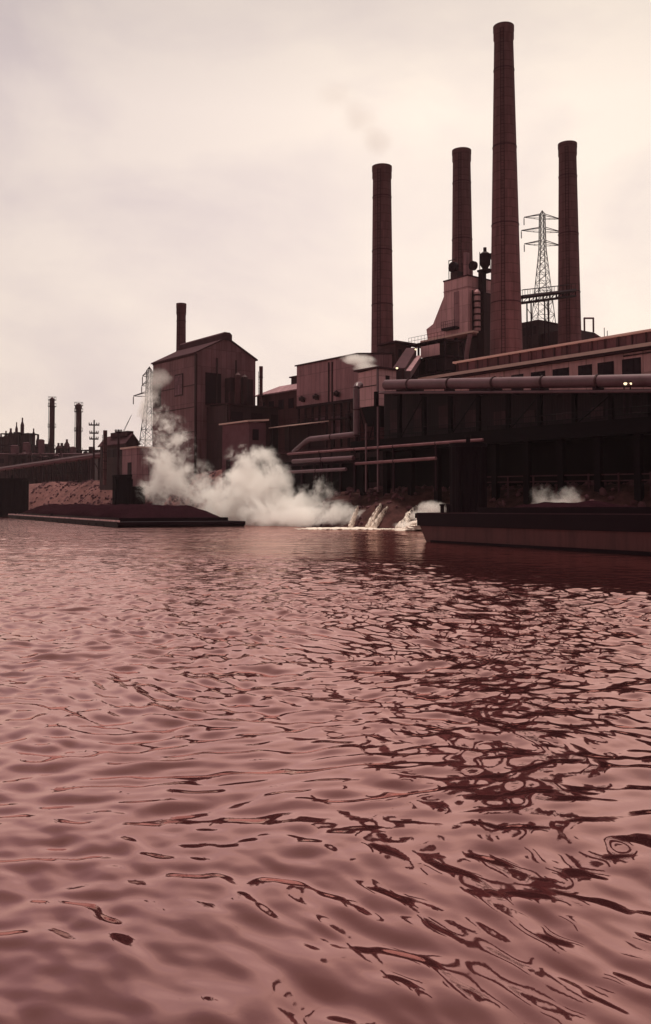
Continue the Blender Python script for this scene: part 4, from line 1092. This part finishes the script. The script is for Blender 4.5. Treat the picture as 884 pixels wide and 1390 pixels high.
# ================================================================== LIT LAMPS
def lamp(px, y, Y, label, drop=6.0, size=.16, base=None):
    z = zat(y, Y); x = xat(px, Y, z)
    r = thing('lamp_post', label, 'lamp', (x, Y, z-drop), 0, 'lit yard lamps')
    MB().tube([(0, .35, 0), (0, .35, drop+.25)], .06, 6).build('post', M['steel'], r)
    MB().bar((0, .35, drop+.22), (0, 0, drop+.2), .06).build('bracket', M['steel'], r)
    m = MB(); m.lathe([(size*.4, drop+.28), (size*1.3, drop+.1), (size*1.3, drop+.06)], 12); m.build('shade', M['steel'], r)
    m = MB(); m.lathe([(.01, drop-size*.9), (size*.7, drop-size*.6), (size, drop), (size*.6, drop+.08)], 12); m.build('bulb', M['lamp'], r, True)
lamp(564.5, 474, 143, 'lit lamp high on the steel gallery left of the boiler house', 4, .18)
lamp(539, 499.5, 117, 'lit lamp at the right edge of the transfer tower roof', 3, .17)
lamp(849, 520.5, 80.5, 'left one of the two lit floodlights at the right end of the big pipe', 3, .17)
lamp(857.5, 520, 80.3, 'right one of the two lit floodlights at the right end of the big pipe', 3, .18)
lamp(33, 621, 300, 'lit lamp in front of the low works building at the left edge', 6, .3)
lamp(152.5, 631, 195, 'lit lamp under the right end of the pipe trestle', 5, .17)
lamp(649, 598, 92.5, 'small lit lamp under the dock hall above the black mooring cell', 2, .07)

# ================================================================== STEAM AND SMOKE
def vol_mat(name, blobs, dens, col, nscale, aniso=.1, cut=.0, namp=1.5, soft=1.0):
    m = bpy.data.materials.new(name); m.use_nodes = True
    t = NT.__new__(NT); t.m = m; t.t = m.node_tree; t.N = t.t.nodes; t.L = t.t.links; t.N.clear()
    out = t.n('ShaderNodeOutputMaterial'); pv = t.n('ShaderNodeVolumePrincipled')
    t.L.new(pv.outputs[0], out.inputs['Volume'])
    geo = t.n('ShaderNodeNewGeometry'); pos = geo.outputs['Position']
    acc = None
    for (c, rad, w) in blobs:
        s = t.n('ShaderNodeVectorMath', operation='SUBTRACT'); t.L.new(pos, s.inputs[0]); s.inputs[1].default_value = c
        v = t.vmul(s.outputs[0], (1/rad[0], 1/rad[1], 1/rad[2]))
        ln = t.n('ShaderNodeVectorMath', operation='DOT_PRODUCT'); t.L.new(v, ln.inputs[0]); t.L.new(v, ln.inputs[1])
        f = t.math('MULTIPLY', t.math('MAXIMUM', t.math('SUBTRACT', 1.0, ln.outputs['Value']), 0.0), w)
        acc = f if acc is None else t.math('ADD', acc, f)
    acc = t.math('MINIMUM', acc, 1.25)
    n = t.math('ADD', t.math('MULTIPLY', t.noise(pos, nscale, 5, .62, .9), .62), t.math('MULTIPLY', t.noise(pos, nscale*3.1, 5, .66, 1.2), .38))
    e = t.math('ADD', acc, t.math('MULTIPLY', t.math('SUBTRACT', n, .5), namp))
    e = t.ramp(e, .18+cut, .18+cut+soft)
    e = t.math('MULTIPLY', e, t.math('MINIMUM', t.math('MULTIPLY', acc, 2.2), 1.0))
    t.L.new(t.math('MULTIPLY', e, dens), pv.inputs['Density'])
    pv.inputs['Color'].default_value = (*col, 1); pv.inputs['Anisotropy'].default_value = aniso
    return m
def steam(name, label, cat, blobs_px, dens, nscale, col=(.998,.982,.974), vox=.6, **kw):
    blobs = []; bm = bmesh.new()
    for px, y, rx, ry, Y, w in blobs_px:
        s = Y/F; z = zat(y, Y); c = (xat(px, Y, z), Y, z); rad = (rx*s, max(rx, ry)*s*.75, ry*s)
        blobs.append((c, rad, w))
        bmesh.ops.create_icosphere(bm, subdivisions=3, radius=1, matrix=Matrix.Translation(c) @ Matrix.Diagonal((*rad, 1)))
    me = bpy.data.meshes.new(name); bm.to_mesh(me); bm.free()
    o = bpy.data.objects.new(name, me); C.objects.link(o)
    md = o.modifiers.new('r', 'REMESH'); md.mode = 'VOXEL'; md.voxel_size = vox
    dg = bpy.context.evaluated_depsgraph_get(); dg.update()
    me2 = bpy.data.meshes.new_from_object(o.evaluated_get(dg)); o.modifiers.clear(); o.data = me2
    me2.materials.clear(); me2.materials.append(vol_mat(name, blobs, dens, col, nscale, **kw))
    return tag(o, label, cat, kind='stuff')
steam('steam_plume', 'big white steam plume boiling off the outfall and drifting left', 'steam', [
    (330, 678, 74, 46, 117, 1.0), (392, 694, 78, 34, 112, 1.2), (300, 700, 46, 24, 119, .9), (342, 632, 44, 42, 117, .75), (372, 655, 34, 36, 114, .7),
    (228, 612, 42, 58, 125, .8), (216, 660, 34, 44, 127, .75), (258, 655, 40, 44, 125, .8), (455, 700, 66, 24, 106, 1.0), (500, 706, 30, 16, 102, .8),
    (206, 560, 28, 36, 127, .6), (436, 668, 36, 30, 108, .5), (478, 702, 44, 18, 103, .85), (512, 710, 22, 10, 100, .7), (410, 704, 60, 18, 107, 1.0)], 2.3, .27, namp=6.4, soft=1.6, cut=.22)
steam('steam_wisp', 'small steam wisp at the top left corner of the furnace house', 'steam', [(216, 513, 22, 17, 163, .9), (206, 528, 18, 18, 163, .7)], .4, .5, namp=2.6)
steam('roof_steam', 'white vapour puff venting over the roof of the transfer tower', 'steam', [(490, 489, 24, 10, 128, 1.0), (474, 487, 16, 8, 128, .8), (496, 499, 22, 8, 126, .9)], .9, .8, namp=2.6, soft=.8)
steam('bow_steam', 'bright low steam billow just behind the bow of the rusty barge', 'steam', [(586, 690, 26, 14, 88, 1.0), (570, 700, 20, 12, 90, 1.0), (554, 713, 26, 8, 92, .8)], 1.6, 1.4, namp=2.8, soft=.8, cut=.15)
steam('bank_steam', 'pair of steam puffs rising beyond the rusty barge deck at right', 'steam', [(736, 679, 22, 28, 78, .75), (772, 680, 26, 26, 78, .95), (756, 692, 30, 16, 78, .7)], .8, 1.3, namp=3.4, soft=.9, cut=.15)
steam('stack_smoke', 'thin brownish smoke drifting left from the leftmost tall smokestack', 'smoke', [(512, 192, 28, 26, 172, .8), (488, 160, 34, 30, 173, .6), (455, 130, 44, 32, 174, .45)], .10, .14, col=(.60,.47,.43), vox=1.0, namp=1.6)

# ---- haze
hz = MB().box(-1500, 1500, -40, 1200, -6.5, 110).build('haze', None or M['steel'])
hm = bpy.data.materials.new('haze_air'); hm.use_nodes = True; hm.node_tree.nodes.clear()
_o = hm.node_tree.nodes.new('ShaderNodeOutputMaterial'); _v = hm.node_tree.nodes.new('ShaderNodeVolumePrincipled')
_v.inputs['Density'].default_value = .00009; _v.inputs['Color'].default_value = (.97,.80,.86,1)
hm.node_tree.links.new(_v.outputs[0], _o.inputs['Volume'])
hz.data.materials.clear(); hz.data.materials.append(hm)
tag(hz, 'thin pale haze in the air over the river and plant', 'haze', kind='stuff')

# ================================================================== CAMERA, SKY, SUN
cam = bpy.data.cameras.new('camera'); co = bpy.data.objects.new('camera', cam); C.objects.link(co)
co.location = (0, 0, HC); co.rotation_euler = (math.pi/2 + TAU, 0, 0)
cam.sensor_fit = 'AUTO'; cam.sensor_width = 36; cam.lens = F*36/1390
cam.shift_x = -(CX-442)/1390; cam.shift_y = -(695-CY)/1390
cam.clip_start = .1; cam.clip_end = 20000
sc.camera = co

SE, SAZ = R(79), R(14)
sun = bpy.data.lights.new('sun', 'SUN'); so = bpy.data.objects.new('sun', sun); C.objects.link(so)
sun.energy = 3.9; sun.angle = R(9); sun.color = (1, .88, .74)
sd_ = Vector((math.sin(SAZ)*math.cos(SE), math.cos(SAZ)*math.cos(SE), math.sin(SE)))
so.rotation_euler = (-sd_).to_track_quat('-Z', 'Y').to_euler()

w = bpy.data.worlds.new('World'); sc.world = w; w.use_nodes = True
t = NT.__new__(NT); t.t = w.node_tree; t.N = t.t.nodes; t.L = t.t.links
bg = t.N['Background']; bg.inputs['Strength'].default_value = .1
sky = t.n('ShaderNodeTexSky'); sky.sky_type = 'NISHITA'; sky.sun_disc = False; sky.sun_elevation = SE; sky.sun_rotation = SAZ
sky.dust_density = 4; sky.air_density = 1.5
tc = t.n('ShaderNodeTexCoord'); gd = tc.outputs['Generated']
nm = t.n('ShaderNodeVectorMath', operation='NORMALIZE'); t.L.new(gd, nm.inputs[0]); dr = nm.outputs[0]
def dot(v):
    nd = t.n('ShaderNodeVectorMath', operation='DOT_PRODUCT'); t.L.new(dr, nd.inputs[0]); nd.inputs[1].default_value = Vector(v).normalized(); return nd.outputs['Value']
n1 = t.noise(t.vmul(dr, (1, 1, 1.7)), 2.3, 6, .55, .4)
n2 = t.noise(t.vmul(dr, (1, 1, 2.0)), 6.0, 5, .6, .3)
cl = t.math('ADD', t.math('MULTIPLY', n1, .85), t.math('MULTIPLY', n2, .15))
front = t.math('POWER', t.math('MAXIMUM', t.math('MULTIPLY_ADD', dot((math.sin(SAZ), math.cos(SAZ), .12)), .5, .5), 0.0), 1.3)
leftdark = t.ramp(dot((-.27, .86, .40)), .93, 1.0)
f = t.math('SUBTRACT', t.math('ADD', t.ramp(cl, .30, .60), .08), t.math('MULTIPLY', leftdark, .58))
f = t.math('MINIMUM', t.math('MAXIMUM', f, 0.0), 1.0)
cloud = t.mix(f, (6.2, 5.2, 5.05), (8.75, 7.5, 6.4))
lum = t.math('MULTIPLY', t.math('MULTIPLY_ADD', front, .76, .38), t.math('MULTIPLY_ADD', t.ramp(t.sep(dr)[2], .40, .72), -.48, 1.0))
glow = t.ramp(dot((.03, .96, .25)), .80, 1.0)
lum = t.math('MULTIPLY', lum, t.math('MULTIPLY_ADD', t.math('POWER', glow, 1.5), .17, 1.0))
sc_ = t.n('ShaderNodeVectorMath', operation='SCALE'); t.L.new(cloud, sc_.inputs[0]); t.L.new(lum, sc_.inputs['Scale'])
t.L.new(t.mix(.06, sc_.outputs[0], sky.outputs[0]), bg.inputs['Color'])

vs = sc.view_settings
sc.display_settings.display_device = 'sRGB'
vs.view_transform = 'Standard'; vs.look = 'None'; vs.exposure = 0; vs.gamma = 1; vs.use_curve_mapping = False
cy = sc.cycles
cy.max_bounces = 16; cy.diffuse_bounces = 3; cy.glossy_bounces = 3; cy.volume_bounces = 16
cy.volume_step_rate = .7; cy.volume_max_steps = 512
